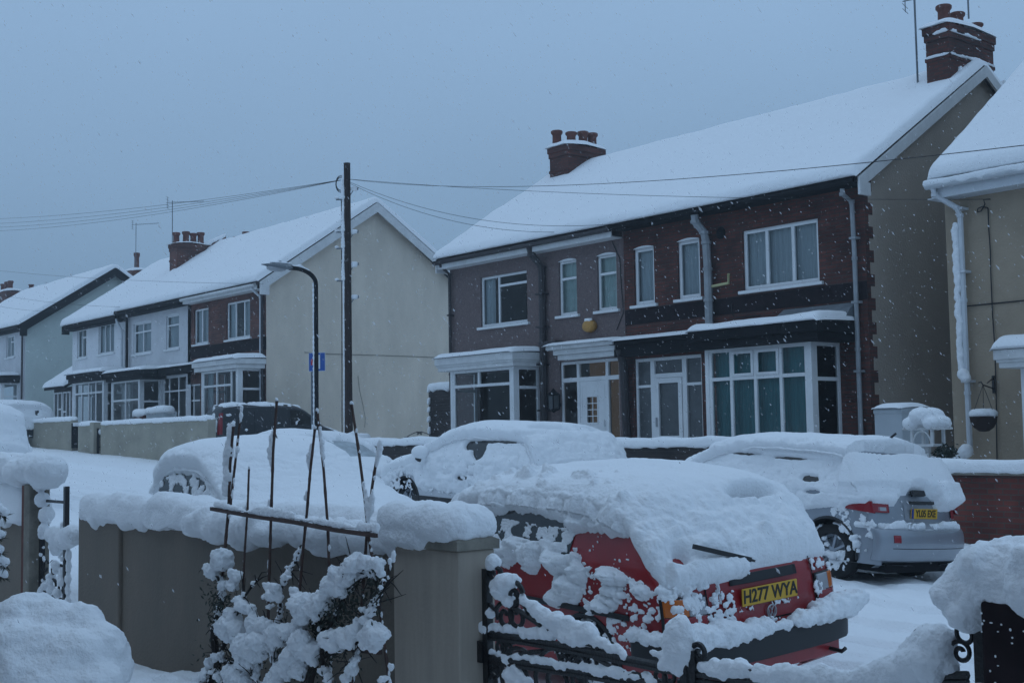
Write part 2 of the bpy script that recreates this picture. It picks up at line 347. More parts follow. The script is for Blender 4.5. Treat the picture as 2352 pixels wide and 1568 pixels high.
def ground_grid(xs, ys, seed=0):
    X, Y = np.meshgrid(xs, ys, indexing='ij'); Z = gz(X, Y); P = np.stack([X, Y, Z], -1)
    dist = np.hypot(X, Y-2)
    Z = Z+.05*fbm(P*[1, 1, 0], .7, 3, 3)+.028*billow(P*[1, 1, 0], 3.2, 4, 8)*ss(60, 20, dist)
    inr = ss(ROAD0+.3, ROAD0+.9, Y)*ss(ROAD1-.3, ROAD1-1., Y)
    for yc, dp, w in ((8.75, .10, .12), (10.15, .11, .13), (9.35, .07, .10), (10.85, .07, .10), (7.9, .05, .12)):
        wob = .12*np.sin(X*.23+yc)+.1*np.sin(X*.07+2*yc)
        dd = (Y-yc-wob)/w
        Z = Z-dp*np.exp(-dd*dd*dd*dd)*inr+.02*np.exp(-((np.abs(dd)-1.25)/.35)**2)*inr
    Z = Z+(.014*billow(P*[.5, 1, 0], 9, 3, 21)+.05*ss(-22, -6, X)*billow(P*[.6, 1.3, 0], 1.7, 3, 23))*inr
    P[..., 2] = Z; return P
def ground():
    xs = np.unique(np.r_[np.linspace(-400, -90, 14), np.linspace(-90, -45, 46), np.linspace(-45, -22, 150), np.linspace(-22, -1, 340), np.linspace(-1, 12, 30), np.linspace(12, 300, 10)])
    y_r = np.linspace(ROAD0, ROAD1, 150)
    b = MB(); b.grid(ground_grid(xs, y_r)); o = b.build('road', SNOW, None, smooth=True); tag(o, 'snow covered road with shallow wheel tracks', None, kind='structure'); 
    b = MB(); b.grid(ground_grid(xs, np.unique(np.r_[np.linspace(-300, -8, 8), np.linspace(-8, 0, 12), np.linspace(0, ROAD0, 90)]))); o = b.build('ground', SNOW, None, smooth=True); tag(o, 'snow covered near pavement and front garden', None, kind='structure')
    b = MB(); b.grid(ground_grid(xs, np.unique(np.r_[np.linspace(ROAD1, 22, 110), np.linspace(22, 40, 30), np.linspace(40, 500, 10)]))); o = b.build('ground', SNOW, None, smooth=True); tag(o, 'snow covered far pavement and gardens before the houses', None, kind='structure')
ground()
# ------------------------------------------------------------------ houses
YF, YB, YR = 20.3, 28.5, 24.45
def wall_front(b, x0, x1, z0, z1, y, holes, depth=.12):
    xs = sorted(set([x0, x1]+[h[0] for h in holes]+[h[1] for h in holes])); zs = sorted(set([z0, z1]+[h[2] for h in holes]+[h[3] for h in holes]))
    for i in range(len(xs)-1):
        for j in range(len(zs)-1):
            cx, cz = (xs[i]+xs[i+1])/2, (zs[j]+zs[j+1])/2
            if any(h[0] < cx < h[1] and h[2] < cz < h[3] for h in holes): continue
            b.add([(xs[i], y, zs[j]), (xs[i+1], y, zs[j]), (xs[i+1], y, zs[j+1]), (xs[i], y, zs[j+1])], [(0, 1, 2, 3)])
    for a0, a1, c0, c1 in holes:
        p = [(a0, c0), (a1, c0), (a1, c1), (a0, c1)]
        for k in range(4):
            (ax, az), (bx, bz) = p[k], p[(k+1) % 4]
            b.add([(ax, y, az), (ax, y+depth, az), (bx, y+depth, bz), (bx, y, bz)], [(0, 1, 2, 3)])
def gable(b, x, y0, y1, z0, ze, yr, zr, flip=False):
    p = [(x, y0, z0), (x, y1, z0), (x, y1, ze), (x, yr, zr), (x, y0, ze)]; b.add(p if not flip else p[::-1], [(0, 1, 2, 3, 4)])
def frame_bars(b, x0, x1, z0, z1, y, cols, t=.06, dep=.06, opn=None):
    """white frame of a window lying in the plane y; returns nothing, panes are separate"""
    b.box(x0, x0+t, y, y+dep, z0, z1); b.box(x1-t, x1, y, y+dep, z0, z1); b.box(x0+t, x1-t, y, y+dep, z1-t, z1); b.box(x0+t, x1-t, y, y+dep, z0, z0+t)
    wt = sum(c[0] for c in cols); x = x0
    for i, (w, trs) in enumerate(cols):
        xa = x; x += (x1-x0)*w/wt
        if i < len(cols)-1: b.box(x-t/2, x+t/2, y-.004, y+dep-.004, z0+t, z1-t)
        for tr in trs:
            zz = z1-(z1-z0)*tr; b.box(xa+(t if i == 0 else t/2), x-(t if i == len(cols)-1 else t/2), y-.002, y+dep-.006, zz-t*.5, zz+t*.5)
def curtain(b, x0, x1, z0, z1, y, full=True, fr=(.0, 1.), seed=0):
    n = max(8, int((x1-x0)/.025)); u = np.linspace(0, 1, n); X = x0+(x1-x0)*u
    P = np.zeros((n, 2, 3)); P[:, :, 0] = X[:, None]; w = .02*np.sin(X*47+seed)+.012*np.sin(X*83+seed*2)
    P[:, :, 1] = (y+w)[:, None]; P[:, 0, 2] = z0; P[:, 1, 2] = z1; b.grid(P)
def win(parent, x0, x1, z0, z1, y, cols=((1, ()),), cur=None, curspan=((0, 1),), sill=True, rec=.05, t=.06, frame=None, arch=False, sillm=None, snow_sill=True, pane=None):
    b = MB(); frame_bars(b, x0, x1, z0, z1, y+rec, cols, t)
    if arch:   # raised segmental head
        n = 9; xs = np.linspace(x0, x1, n)
        P = np.zeros((n, 2, 3)); P[:, :, 0] = xs[:, None]; P[:, :, 1] = y-.006; P[:, 0, 2] = z1-.01; P[:, 1, 2] = z1+.045*(1-((xs-x0)/(x1-x0)*2-1)**2)+.0; b.grid(P)
    f = b.build('window', frame or WHITE, parent, bevel=.006)
    p = MB(); p.add([(x0, y+rec+.03, z0), (x1, y+rec+.03, z0), (x1, y+rec+.03, z1), (x0, y+rec+.03, z1)], [(0, 1, 2, 3)]); p.build('pane', pane or GLASS, f).location = (0, 0, 0)
    if cur:
        c = MB()
        for a, q in curspan: curtain(c, x0+(x1-x0)*a, x0+(x1-x0)*q, z0, z1, y+.17, seed=x0)
        c.build('curtain', cur, f, smooth=True)
    if sill:
        s = MB(); s.box(x0-.1, x1+.1, y-.07, y+.06, z0-.075, z0-.01); s.build('sill', sillm or WHITE, f, bevel=.01)
    return f
def rect(v, xl, yt, yb, xr, Y=YF):
    a = at(v, xl, yt, Y=Y); c = at(v, xl, yb, Y=Y); d = at(v, xr, yt, Y=Y); return a[0], d[0], c[2], a[2]
def pipe(name, pts, r, m, parent, clips=(), n=8):
    b = MB(); b.tube(pts, r, n)
    for (x, y, z) in clips: b.box(x-r*1.6, x+r*1.6, y-r*1.3, YF if y < YF else y+r, z-.02, z+.02)
    for p in pts[1:-1]: b.lathe(p, [(r*.9, -.03), (r*1.25, -.03), (r*1.25, .03), (r*.9, .03)], 8)
    return b.build(name, m, parent, smooth=False)
def bay(parent, x0, x1, yb, z0, z1, zp, cols, canopy, cm, cur=None, mat_pl=None, depth_side=None, side_cols=((1, ()),), frame=None, t=.07, curspan=((0, 1),), over=.14, ch=.22, cx0=None, cx1=None, snow=True, seed=0, sn=.13, cornice=False):
    """box bay: plinth, glazed front and right side, flat canopy with fascia and snow"""
    fr = frame or WHITE; b = MB(); frame_bars(b, x0+.1, x1-.1, zp, z1, yb, cols, t, .07)
    b.box(x0, x0+.1, yb-.01, yb+.09, zp, z1); b.box(x1-.1, x1, yb-.01, yb+.09, zp, z1)
    w = b.build('bay_window', fr, parent, bevel=.006)
    # sides
    for xs, sg in ((x1, 1), (x0, -1)):
        s = MB(); ya, yc = yb+.09, YF; xx = xs-.06 if sg > 0 else xs
        s.box(xx, xx+.06, ya, ya+t, zp, z1); s.box(xx, xx+.06, yc-t, yc, zp, z1); s.box(xx, xx+.06, ya+t, yc-t, z1-t, z1); s.box(xx, xx+.06, ya+t, yc-t, zp, zp+t)
        for tr in side_cols[0][1]: zz = z1-(z1-zp)*tr; s.box(xx, xx+.06, ya+t, yc-t, zz-t/2, zz+t/2)
        s.build('side_frame', fr, w)
    p = MB(); p.add([(x0+.1, yb+.04, zp), (x1-.1, yb+.04, zp), (x1-.1, yb+.04, z1), (x0+.1, yb+.04, z1)], [(0, 1, 2, 3)])
    for xx in (x1-.03, x0+.03): p.add([(xx, yb+.09, zp), (xx, YF, zp), (xx, YF, z1), (xx, yb+.09, z1)], [(0, 1, 2, 3)])
    p.build('pane', GLASS, w)
    pl = MB(); pl.box(x0, x1, yb, YF-.002, z0, zp-.003); pl.build('plinth', mat_pl or fr, parent)
    sl = MB(); sl.box(x0-.04, x1+.04, yb-.06, yb+.02, zp-.06, zp-.004); sl.build('sill', fr, w)
    if cur:
        c = MB()
        for a, q in curspan: curtain(c, x0+.1+(x1-x0-.2)*a, x0+.1+(x1-x0-.2)*q, zp, z1, yb+.2, seed=x0)
        c.build('curtain', cur, w, smooth=True)
    if canopy:
        cx0 = x0-over if cx0 is None else cx0; cx1 = x1+over if cx1 is None else cx1
        k = MB(); k.box(cx0, cx1, yb-over, YF-.002, z1+ch*.45, z1+ch); k.box(cx0+.06, cx1-.06, yb-over+.06, YF-.003, z1+.002, z1+ch*.45)
        if cornice: k.box(cx0+.03, cx1-.03, yb-over+.03, YF-.004, z1+ch*.3, z1+ch*.62)
        can = k.build('bay_canopy', cm, parent, bevel=.015)
        if snow: roof_snow('snow_cover', cx0-.03, cx1+.03, [(yb-over-.02, z1+ch), (YF-.0, z1+ch+.03)], sn, can, seed=seed, step=.08)
    return w
def roof(parent, x0, x1, ye, ze, yr, zr, ybk, zbk, r0, r1, T=.17, seed=0, cut=None):
    b = MB(); th = .10
    P = [(ye, ze), (yr, zr), (ybk, zbk)]
    v = []
    for x in (x0, x1):
        for (y, z) in P: v += [(x, y, z), (x, y, z-th)]
    b.add(v, [(0, 6, 8, 2), (2, 8, 10, 4), (1, 3, 9, 7), (3, 5, 11, 9), (0, 1, 7, 6), (4, 10, 11, 5), (0, 2, 3, 1), (2, 4, 5, 3), (6, 7, 9, 8), (8, 9, 11, 10)])
    r = b.build('roof', TILE, parent)
    roof_snow('snow_cover', x0-(.03 if r0 else 0), x1+(.03 if r1 else 0), [(ye-.04, ze+.01), (yr, zr+.02), (ybk+.04, zbk+.01)], T, r, r0, r1, seed)
    return r
def barge(parent, x, ye, ze, yr, zr, ybk, zbk, m, h=.26, t=.05, sn=True):
    b = MB()
    for (ya, za, yb_, zb_) in ((ye, ze, yr, zr), (yr, zr, ybk, zbk)):
        b.hexa([(x, ya, za-h), (x+t, ya, za-h), (x+t, yb_, zb_-h), (x, yb_, zb_-h), (x, ya, za-.012), (x+t, ya, za-.012), (x+t, yb_, zb_-.012), (x, yb_, zb_-.012)])
    b.box(x-.002, x+t+.003, ye-.004, ye+.32, ze-h-.09, ze-.1)
    return b.build('bargeboard', m, parent)
def gutter(parent, x0, x1, y, z, m, fm=None, fh=.2):
    b = MB(); b.tube([(x0, y-.03, z-.05), (x1, y-.03, z-.05)], .06, 8); g = b.build('gutter', m, parent, smooth=True)
    f = MB(); f.box(x0+.02, x1-.02, y+.03, y+.06, z-.05-fh, z-.05); f.box(x0+.02, x1-.02, y+.06, YF-.003, z-.05-fh, z-.03-fh+.01); f.build('fascia', fm or m, parent)
def pot_mb(c, r=.13, h=.42):
    return MB().lathe(c, [(r*.2, 0), (r*1.15, 0), (r*1.1, .06), (r*.92, .12), (r*.88, h*.75), (r*1.02, h*.8), (r*1.18, h*.86), (r*1.18, h*.97), (r*1.05, h), (r*.8, h), (r*.75, h-.1)], 14)
def chimney(parent, x0, x1, y0, y1, z0, z1, pots, bm=BRICK, pm=TERRA, snow=.13, seed=0, side_snow=True):
    b = MB(); b.box(x0, x1, y0, y1, z0, z1-.30); b.box(x0-.025, x1+.025, y0-.025, y1+.025, z1-.30, z1-.16); b.box(x0-.05, x1+.05, y0-.05, y1+.05, z1-.16, z1)
    b.box(x0-.022, x1+.022, y0-.022, y1+.022, z1-.72, z1-.64)
    c = b.build('chimney', bm, parent, bevel=.012)
    l = MB(); l.box(x0-.025, x1+.025, y0-.025, y1+.025, z0, z0+.35); l.build('lead_flashing', LEAD, c)
    for (x, y, h) in pots:
        p = pot_mb((x, y, z1-.01), .14, h).build('chimney_pot', pm, c, smooth=True)
    roof_snow('snow_cover', x0-.07, x1+.07, [(y0-.07, z1), ((y0+y1)/2, z1+.05), (y1+.07, z1)], snow, c, seed=seed, step=.06, amp=1.6)
    if side_snow:
        for k, (zz, o) in enumerate(((z1-.63, .03), (z1-.16, .03))):
            snow_strip('snow_ledge', [(x0-.02+.2*(k), y0-o, zz), (x1+.03, y0-o, zz)], .07, .04, c, seed+k, amp=1.6, drop=.025, sc=14)
            snow_strip('snow_ledge', [(x1+o, y0, zz), (x1+o, y1-.5*k, zz)], .05, .03, c, seed+k+4, amp=1.6, drop=.02, sc=14)
    return c
def aerial(parent, x, y, z0, h, boom=1.0, rot=0., small=False):
    b = MB(); b.tube([(x, y, z0), (x, y, z0+h)], .018, 6); c, s = cos(rot), sin(rot)
    z = z0+h-.08; b.tube([(x-.25*c, y-.25*s, z), (x+boom*c, y+boom*s, z+.02)], .012, 6)
    for k in range(0, 9):
        q = .1+k*boom/10; l = .14-.006*k
        b.tube([(x+q*c-l*s, y+q*s+l*c, z+.01), (x+q*c+l*s, y+q*s-l*c, z+.01)], .006, 4)
    for dz in (-.22, -.11, .11, .22): b.tube([(x-.2*c-.2*s, y-.2*s+.2*c, z+dz), (x-.2*c+.2*s, y-.2*s-.2*c, z+dz)], .007, 4)
    b.tube([(x-.2*c, y-.2*s, z-.24), (x-.2*c, y-.2*s, z+.24)], .01, 4)
    return b.build('aerial', GALV, parent)
HG = 'houses along the far side of the street'
# ---- pebbledashed house (left of the near pair)
XL, XM, XR = -27.45, -20.86, -14.41
ZE, ZR = 6.47, 9.33
def pair():
    zg = .0
    ph = empty('house', (-24.1, 24, .9), 'pinkish grey pebbledashed house with white bay and warm lit porch door', 'house', HG)
    A = rect('A3', 257, 768, 998, 473); B = rect('A3', 620, 695, 945, 703); C = rect('A3', 798, 668, 922, 888)
    P = rect('A3', 625, 1160, 1500, 900); P = (P[0], P[1], 1.12, P[3])
    BX0, _, _, BZ1 = rect('A3', 118, 1203, 1400, 400, Y=19.5); BX1 = at('A3', 412, 1200, Y=19.5)[0]
    holes = [A, B, C, P, (BX0+.15, BX1-.12, 1.7, BZ1-.05)]
    b = MB(); wall_front(b, XL, XM, zg, ZE+.05, YF, holes); b.build('wall', PEBBLE, ph); MB().box(XL, XM, YB, YB+.02, zg, ZE).build('back_wall', PEBBLE, ph)
    g = MB(); gable(g, XL, YF, YB, zg, ZE, YR, ZR-.1, True); g.build('gable_wall', GREYR, ph)
    g = MB(); gable(g, XM, YF+.01, YB, zg, ZE, YR, ZR-.1, True); g.build('party_wall', DARKIN, ph)
    win(ph, *A, YF, cols=((.38, ()), (.62, (.22,))), cur=CURT, curspan=((0.02, .22),))
    win(ph, *B, YF, cols=((1, (.33,)),), cur=BLIND, arch=True)
    win(ph, *C, YF, cols=((1, (.34,)),), cur=BLIND, arch=True)
    bay(ph, BX0, BX1, 19.5, .3, BZ1, 1.75, ((1, (.235,)),), True, WHITEP, mat_pl=PEBBLE, side_cols=((1, (.29,)),), ch=.34, cornice=True, seed=3, over=.2, cx0=BX0-.42, cx1=BX1+.2)
    xm = BX0+(BX1-BX0)*.46; MB().box(xm-.035, xm+.035, 19.497, 19.56, BZ1-(BZ1-1.75)*.235+.036, BZ1-.072).build('glazing_bar', WHITE, ph)
    # porch screen
    x0, x1, z0, z1 = P; w = x1-x0; s = MB()
    f = at('A3', 710, 1200, Y=YF)[0]; h = at('A3', 832, 1200, Y=YF)[0]; zt = at('A3', 710, 1240, Y=YF)[2]
    y = YF+.05
    s.box(x0, x0+.06, y, y+.07, z0, z1); s.box(x1-.06, x1, y, y+.07, z0, z1); s.box(x0+.06, x1-.06, y, y+.07, z1-.07, z1); s.box(x0+.06, x1-.06, y-.003, y+.066, zt-.05, zt+.05)
    s.box(f-.09, f, y-.006, y+.08, z0, z1-.07); s.box(h, h+.09, y-.006, y+.08, z0, z1-.07)
    sc = s.build('porch_screen', WHITE, ph, bevel=.006)
    pa = MB(); pa.add([(x0, y+.04, z0), (f-.05, y+.04, z0), (f-.05, y+.04, z1), (x0, y+.04, z1)], [(0, 1, 2, 3)]).add([(h+.05, y+.04, z0), (x1, y+.04, z0), (x1, y+.04, z1), (h+.05, y+.04, z1)], [(0, 1, 2, 3)]).add([(f, y+.04, zt), (h, y+.04, zt), (h, y+.04, z1), (f, y+.04, z1)], [(0, 1, 2, 3)])
    pa.build('pane', GLASS, sc)
    inn = MB(); inn.box(x0-.2, x1+.2, YF+1.15, YF+1.2, z0-.1, z1+.3); inn.build('lit_hall', WARM, ph)
    # door leaf with a small barred light
    d = MB(); dw = h-f; g0 = at('A3', 745, 1330, Y=YF)[0]-.02; g1 = at('A3', 790, 1330, Y=YF)[0]+.02; gt = at('A3', 745, 1322, Y=YF)[2]; gb = at('A3', 745, 1440, Y=YF)[2]
    yd = y+.012; dt = zt-.05
    d.box(f, g0, yd, yd+.045, z0, dt); d.box(g1, h, yd, yd+.045, z0, dt); d.box(g0, g1, yd, yd+.045, gt, dt); d.box(g0, g1, yd, yd+.045, z0, gb)
    d.box(g0-.02, g0+.012, yd-.012, yd, gb-.03, gt+.03); d.box(g1-.012, g1+.02, yd-.012, yd, gb-.03, gt+.03); d.box(g0+.012, g1-.012, yd-.012, yd, gt, gt+.04); d.box(g0+.012, g1-.012, yd-.012, yd, gb-.04, gb)
    for k in (1, 2, 3): zz = gb+(gt-gb)*k/4; d.box(g0, g1, yd+.005, yd+.03, zz-.01, zz+.01)
    d.box((g0+g1)/2-.008, (g0+g1)/2+.008, yd+.003, yd+.031, gb, gt)
    for (a, bq, c, e_) in ((f+.05, h-.05, z0+.15, gb-.35),):
        d.box(a, bq, yd-.008, yd-.001, c, e_)
    d.box(f+.06, f+.075, yd-.008, yd-.001, gb-.2, dt-.1); d.box(h-.075, h-.06, yd-.008, yd-.001, gb-.2, dt-.1)
    dr = d.build('door', WHITE, ph, bevel=.004)
    hd = MB(); hd.box(h-.09, h-.06, yd-.05, yd-.002, 1.98, 2.14); hd.box(h-.09, h-.02, yd-.07, yd-.05, 2.06, 2.08); hd.build('handle', WHITE, dr)
    lp = MB(); lp.box((f+h)/2-.14, (f+h)/2+.14, yd-.022, yd-.009, 1.78, 1.84); lp.build('letter_plate', CHROME, dr)
    gl = MB(); gl.add([(g0, yd+.035, gb), (g1, yd+.035, gb), (g1, yd+.035, gt), (g0, yd+.035, gt)], [(0, 1, 2, 3)]); gl.build('door_light', GLASS, dr)
    # canopy cornice over the porch
    c = MB(); ca = at('A3', 592, 1140, Y=19.95)[0]; cb = at('A3', 885, 1110, Y=19.95)[0]; zc = z1+.02
    c.box(ca+.10, cb-.08, 20.02, YF-.001, zc, zc+.12); c.box(ca+.03, cb-.03, 19.94, YF-.002, zc+.12, zc+.24); c.box(ca-.12, cb+.02, 19.84, YF-.003, zc+.24, zc+.34)
    cn = c.build('porch_canopy', WHITEP, ph, bevel=.012)
    roof_snow('snow_cover', ca-.16, cb+.04, [(19.8, zc+.34), (YF, zc+.38)], .07, cn, seed=9, step=.08)
    # roof, gutter, boards
    RF = roof(ph, XL-.12, XM, 19.93, ZE, YR, ZR, 28.8, 6.55, 1, 0, seed=1, T=.19)
    gutter(ph, XL-.15, XM-.02, 19.93, ZE-.04, SOIL, WHITEP, .17)
    barge(ph, XL-.13, 19.93, ZE, YR, ZR, 28.8, 6.55, WHITEP, t=.04)
    # pipes
    px = at('A3', 543, 800, Y=20.2)[0]
    pipe('soil_pipe', [(px-.15, 19.95, 6.36), (px-.13, 20.0, 6.15), (px, 20.2, 5.85), (px, 20.2, 4.0), (px, 20.2, .6)], .085, SOIL, ph, [(px, 20.2, 5.2), (px, 20.2, 4.4), (px, 20.2, 3.5), (px, 20.2, 2.4)])
    px = XL+.09
    pipe('drainpipe', [(px-.05, 19.92, 6.38), (px-.03, 19.98, 6.28), (px, 20.22, 6.08), (px, 20.22, 3.45), (px, 20.22, .6)], .042, SOIL, ph, [(px, 20.22, 5.), (px, 20.22, 3.7)])
    k = at('A3', 600, 1080, Y=20.2); MB().box(k[0]-.22, k[0]+.22, 20.05, YF-.004, k[2]-.09, k[2]+.09).build('vent_box', SOIL, ph, bevel=.02)
    k = at('A3', 917, 1120, Y=20.1)
    dp = MB(); dp.tube([(k[0], 20.0, k[2]+.1), (k[0]-.02, 20.15, k[2]-.25), (k[0]+.02, 20.2, .6)], .09, 8); dp.build('drainpipe', SOIL, ph)
    # cable on the wall by the party line
    c = [at('A3', x, y_, Y=YF-.015) for x, y_ in ((870, 600), (905, 680), (912, 800), (922, 930), (890, 1010))]
    MB().tube([tuple(q) for q in c], .01, 5).build('wall_cable', CABLE, ph)
    # alarm box, lantern
    k = at('A3', 760, 992, Y=20.2); al = MB(); al.lathe((k[0], 20.2, k[2]), [(.01, -.07), (.14, -.065), (.19, -.03), (.20, .09), (.01, .1)], 20, 'y'); o = al.build('alarm_box', YELLOW, None, smooth=True)
    V = o.data.vertices
    for v in V: v.co.z = k[2]+(v.co.z-k[2])*.72
    based(o, 'round yellow burglar alarm box on the pebbledashed wall above the porch', 'alarm box')
    cc = snow_strip('snow_cap', [(k[0]-.13, 20.2, k[2]+.135), (k[0]+.13, 20.2, k[2]+.135)], .12, .05, o, 77, drop=.03)
    k = at('A3', 602, 1345, Y=20.1); ln = empty('wall_lantern', (k[0], 20.2, k[2]-.2), 'black wall lantern left of the lit porch door', 'lantern')
    q = MB(); 
    for sx in (-1, 1):
        for sy in (-1, 1): q.box(k[0]+sx*.1-.012, k[0]+sx*.1+.012, 20.07+sy*.1-.012, 20.07+sy*.1+.012, k[2]-.17, k[2]+.17)
    q.lathe((k[0], 20.07, k[2]), [(.01, .32), (.03, .30), (.06, .26), (.16, .18), (.16, .16), (.01, .16)], 8); q.lathe((k[0], 20.07, k[2]), [(.01, -.25), (.05, -.22), (.14, -.18), (.14, -.16), (.01, -.16)], 8)
    q.box(k[0]-.02, k[0]+.02, 20.15, YF-.002, k[2]-.1, k[2]-.02); q.build('frame', BLACK, ln)
    MB().box(k[0]-.085, k[0]+.085, 19.985, 20.155, k[2]-.155, k[2]+.155).build('glass', OBSC, ln)
    # gable chimney at the left end
    a = at('A3', 585, 330, Y=YR-.9)
    chimney(ph, -27.02, -26.25, 23.5, 24.85, 7.9, at('A3', 640, 135, X=-26.9)[2]-.24, [(-26.9, 23.68, .52), (-26.6, 23.95, .46), (-26.55, 24.35, .52), (-26.55, 24.7, .52)], seed=5, side_snow=False)
    # ---- brick house
    bh = empty('house', (-17.6, 24, .7), 'dark red brick house with black bay fascia, teal curtains and a right gable chimney', 'house', HG)
    D = rect('A4', 200, 370, 705, 320); Ew = rect('A4', 460, 325, 668, 593); F = rect('A4', 848, 260, 617, 1302)
    DZ = rect('A4', 202, 1025, 1480, 605); DP = (DZ[0], DZ[1], 1.0, DZ[3])
    bx0, _, _, bz1 = rect('A4', 626, 972, 1400, 1240, Y=19.45); bx1 = at('A4', 1262, 950, Y=19.45)[0]
    b = MB(); wall_front(b, XM+.003, XR, zg, ZE+.05, YF, [D, Ew, F, DP, (bx0+.15, bx1-.1, 1.65, bz1-.04)]); b.build('wall', BRICK, bh); MB().box(XM, XR, YB, YB+.02, zg, ZE).build('back_wall', BRICK, bh)
    g = MB(); gable(g, XR, YF, YB, zg, ZE, YR, ZR-.1); g.build('gable_wall', GREYR, bh)
    q = MB(); zz = .2; k = 0
    while zz < 6.4:
        q.box(XR-.01, XR+.006, YF-.003, YF+(.25 if k % 2 else .12), zz, zz+.225); zz += .225; k += 1
    q.build('quoins', BRICK, bh)
    bd = MB(); zt = D[2]-.09
    for xa, xb in ((XM+.01, XR-.0),): bd.box(xa, xb+.012, YF-.006, YF+.0, zt-.34, zt)
    bd.build('painted_band', BLACKB, bh)
    hd = MB()
    for q in (D, Ew, F): MB().box(q[0]-.1, q[1]+.1, YF-.005, YF-.001, q[3]+.005, q[3]+.22).build('lintel', BRICK, bh)
    win(bh, *D, YF, cur=CURT, arch=True, t=.075); win(bh, *Ew, YF, cur=CURT, arch=True, curspan=((.0, .95),), t=.075)
    win(bh, *F, YF, cols=((.315, ()), (.345, ()), (.34, ())), cur=CURT, curspan=((0, .62), (.66, 1)), t=.075)
    bay(bh, bx0, bx1, 19.45, .3, bz1, 1.55, ((.235, (.315,)), (.25, (.315,)), (.255, (.315,)), (.26, (.315,))), True, BLACK, cur=TEAL, mat_pl=BRICK, side_cols=((1, (.36,)),), ch=.36, over=.34, seed=13, sn=.17, cx0=bx0-.15, cx1=bx1+.42, curspan=((0, .98),))
    # opening lights in the middle of the bay's top row
    ow = MB(); zt_ = bz1-(bz1-1.55)*.315
    for a, c in ((.235, .485), (.485, .74)):
        xa = bx0+.1+(bx1-bx0-.2)*a; xb = bx0+.1+(bx1-bx0-.2)*c; frame_bars(ow, xa+.035, xb-.035, zt_+.035, bz1-.07, 19.43, ((1, ()),), .055, .02)
    ow.build('opening_light', WHITE, bh)
    lf = MB(); k = at('A4', 1410, 800, Y=20.1); lf.hexa([(bx1-1.3, 19.9, bz1+.42), (bx1+.42, 19.9, bz1+.38), (bx1+.42, YF-.005, bz1+.42), (bx1-1.3, YF-.005, bz1+.42), (bx1-1.3, 20.1, bz1+.62), (bx1+.42, 20.1, bz1+.62), (bx1+.42, YF-.006, bz1+.74), (bx1-1.3, YF-.006, bz1+.74)]); lf.build('lead_flashing', LEAD, bh)
    # porch
    x0, x1, z0, z1 = DP; s = MB(); y = YF+.05; f = at('A4', 292, 1100, Y=YF)[0]; h = at('A4', 508, 1100, Y=YF)[0]; zt2 = at('A4', 330, 1125, Y=YF)[2]
    s.box(x0, x0+.06, y, y+.07, z0, z1); s.box(x1-.06, x1, y, y+.07, z0, z1); s.box(x0+.06, x1-.06, y, y+.07, z1-.07, z1)
    s.box(f, f+.13, y-.006, y+.08, z0, z1-.07); s.box(h-.13, h, y-.006, y+.08, z0, z1-.07); s.box(f+.13, h-.13, y-.003, y+.066, zt2-.05, zt2+.05)
    zs = at('A4', 212, 1190, Y=YF)[2]; s.box(x0+.06, f, y-.003, y+.066, zs-.03, zs+.03); s.box(h, x1-.06, y-.003, y+.066, zs-.03, zs+.03)
    sc = s.build('porch_screen', WHITE, bh, bevel=.006)
    pa = MB(); pa.add([(x0, y+.04, z0), (x1, y+.04, z0), (x1, y+.04, z1), (x0, y+.04, z1)], [(0, 1, 2, 3)]); pa.build('pane', OBSC, sc)
    d = MB(); frame_bars(d, f+.14, h-.14, z0, zt2-.055, y-.02, ((1, ()),), .11, .05); d.box(f+.2, h-.2, y-.015, y+.02, z0+.1, z0+.75); dr = d.build('door', WHITE, bh, bevel=.005)
    MB().box((f+h)/2-.15, (f+h)/2+.15, y-.03, y-.016, 1.66, 1.73).build('letter_plate', CHROME, dr)
    MB().box(f+.17, f+.2, y-.06, y-.02, 1.95, 2.15).build('handle', CHROME, dr)
    c = MB(); ca = XM-.05; cb = bx0-.1; zc = z1+.06; c.box(ca, cb, 19.98, YF-.002, zc, zc+.26); c.box(ca-.05, cb, 19.88, YF-.003, zc+.26, zc+.34); cn = c.build('porch_canopy', BLACK, bh, bevel=.01)
    roof_snow('snow_cover', ca-.08, cb+.12, [(19.85, zc+.34), (YF, zc+.38)], .08, cn, seed=19, step=.08)
    roof(bh, XM, XR+.14, 19.93, ZE, YR, ZR, 28.8, 6.55, 0, 1, seed=1, T=.19)
    gutter(bh, XM+.02, XR+.10, 19.93, ZE-.02, BLACK, BLACK, .05)
    barge(bh, XR+.15, 19.93, ZE, YR, ZR, 28.8, 6.55, WHITEP, h=.25)
    px = at('A4', 640, 500, Y=20.15)[0]; pt = at('A4', 567, 170, Y=19.95)
    sp_ = pipe('soil_pipe', [tuple(at('A4', 565, 162, Y=19.95)), tuple(at('A4', 570, 205, Y=19.98)), tuple(at('A4', 622, 270, Y=20.12)), tuple(at('A4', 634, 330, Y=20.17)), (px, 20.17, 5.2), (px, 20.17, 4.55), (px, 20.17, 3.9), (px, 20.17, at('A4', 645, 828, Y=20.17)[2])], .085, GREYP, bh)
    o = at('A4', 662, 592, Y=20.2); o2 = at('A4', 768, 570, Y=20.2); o3 = at('A4', 768, 515, Y=20.15)
    MB().tube([tuple(o), tuple(o2), tuple(o3)], .03, 8).build('overflow_pipe', PALEYEL, bh, smooth=True)
    o = at('A4', 722, 272, Y=YF); MB().lathe((o[0], YF, o[2]), [(.01, -.03), (.10, -.03), (.13, -.005), (.13, 0)], 16, 'y').build('vent', BLACK, bh)
    px = at('A4', 1510, 120, Y=20.2)[0]
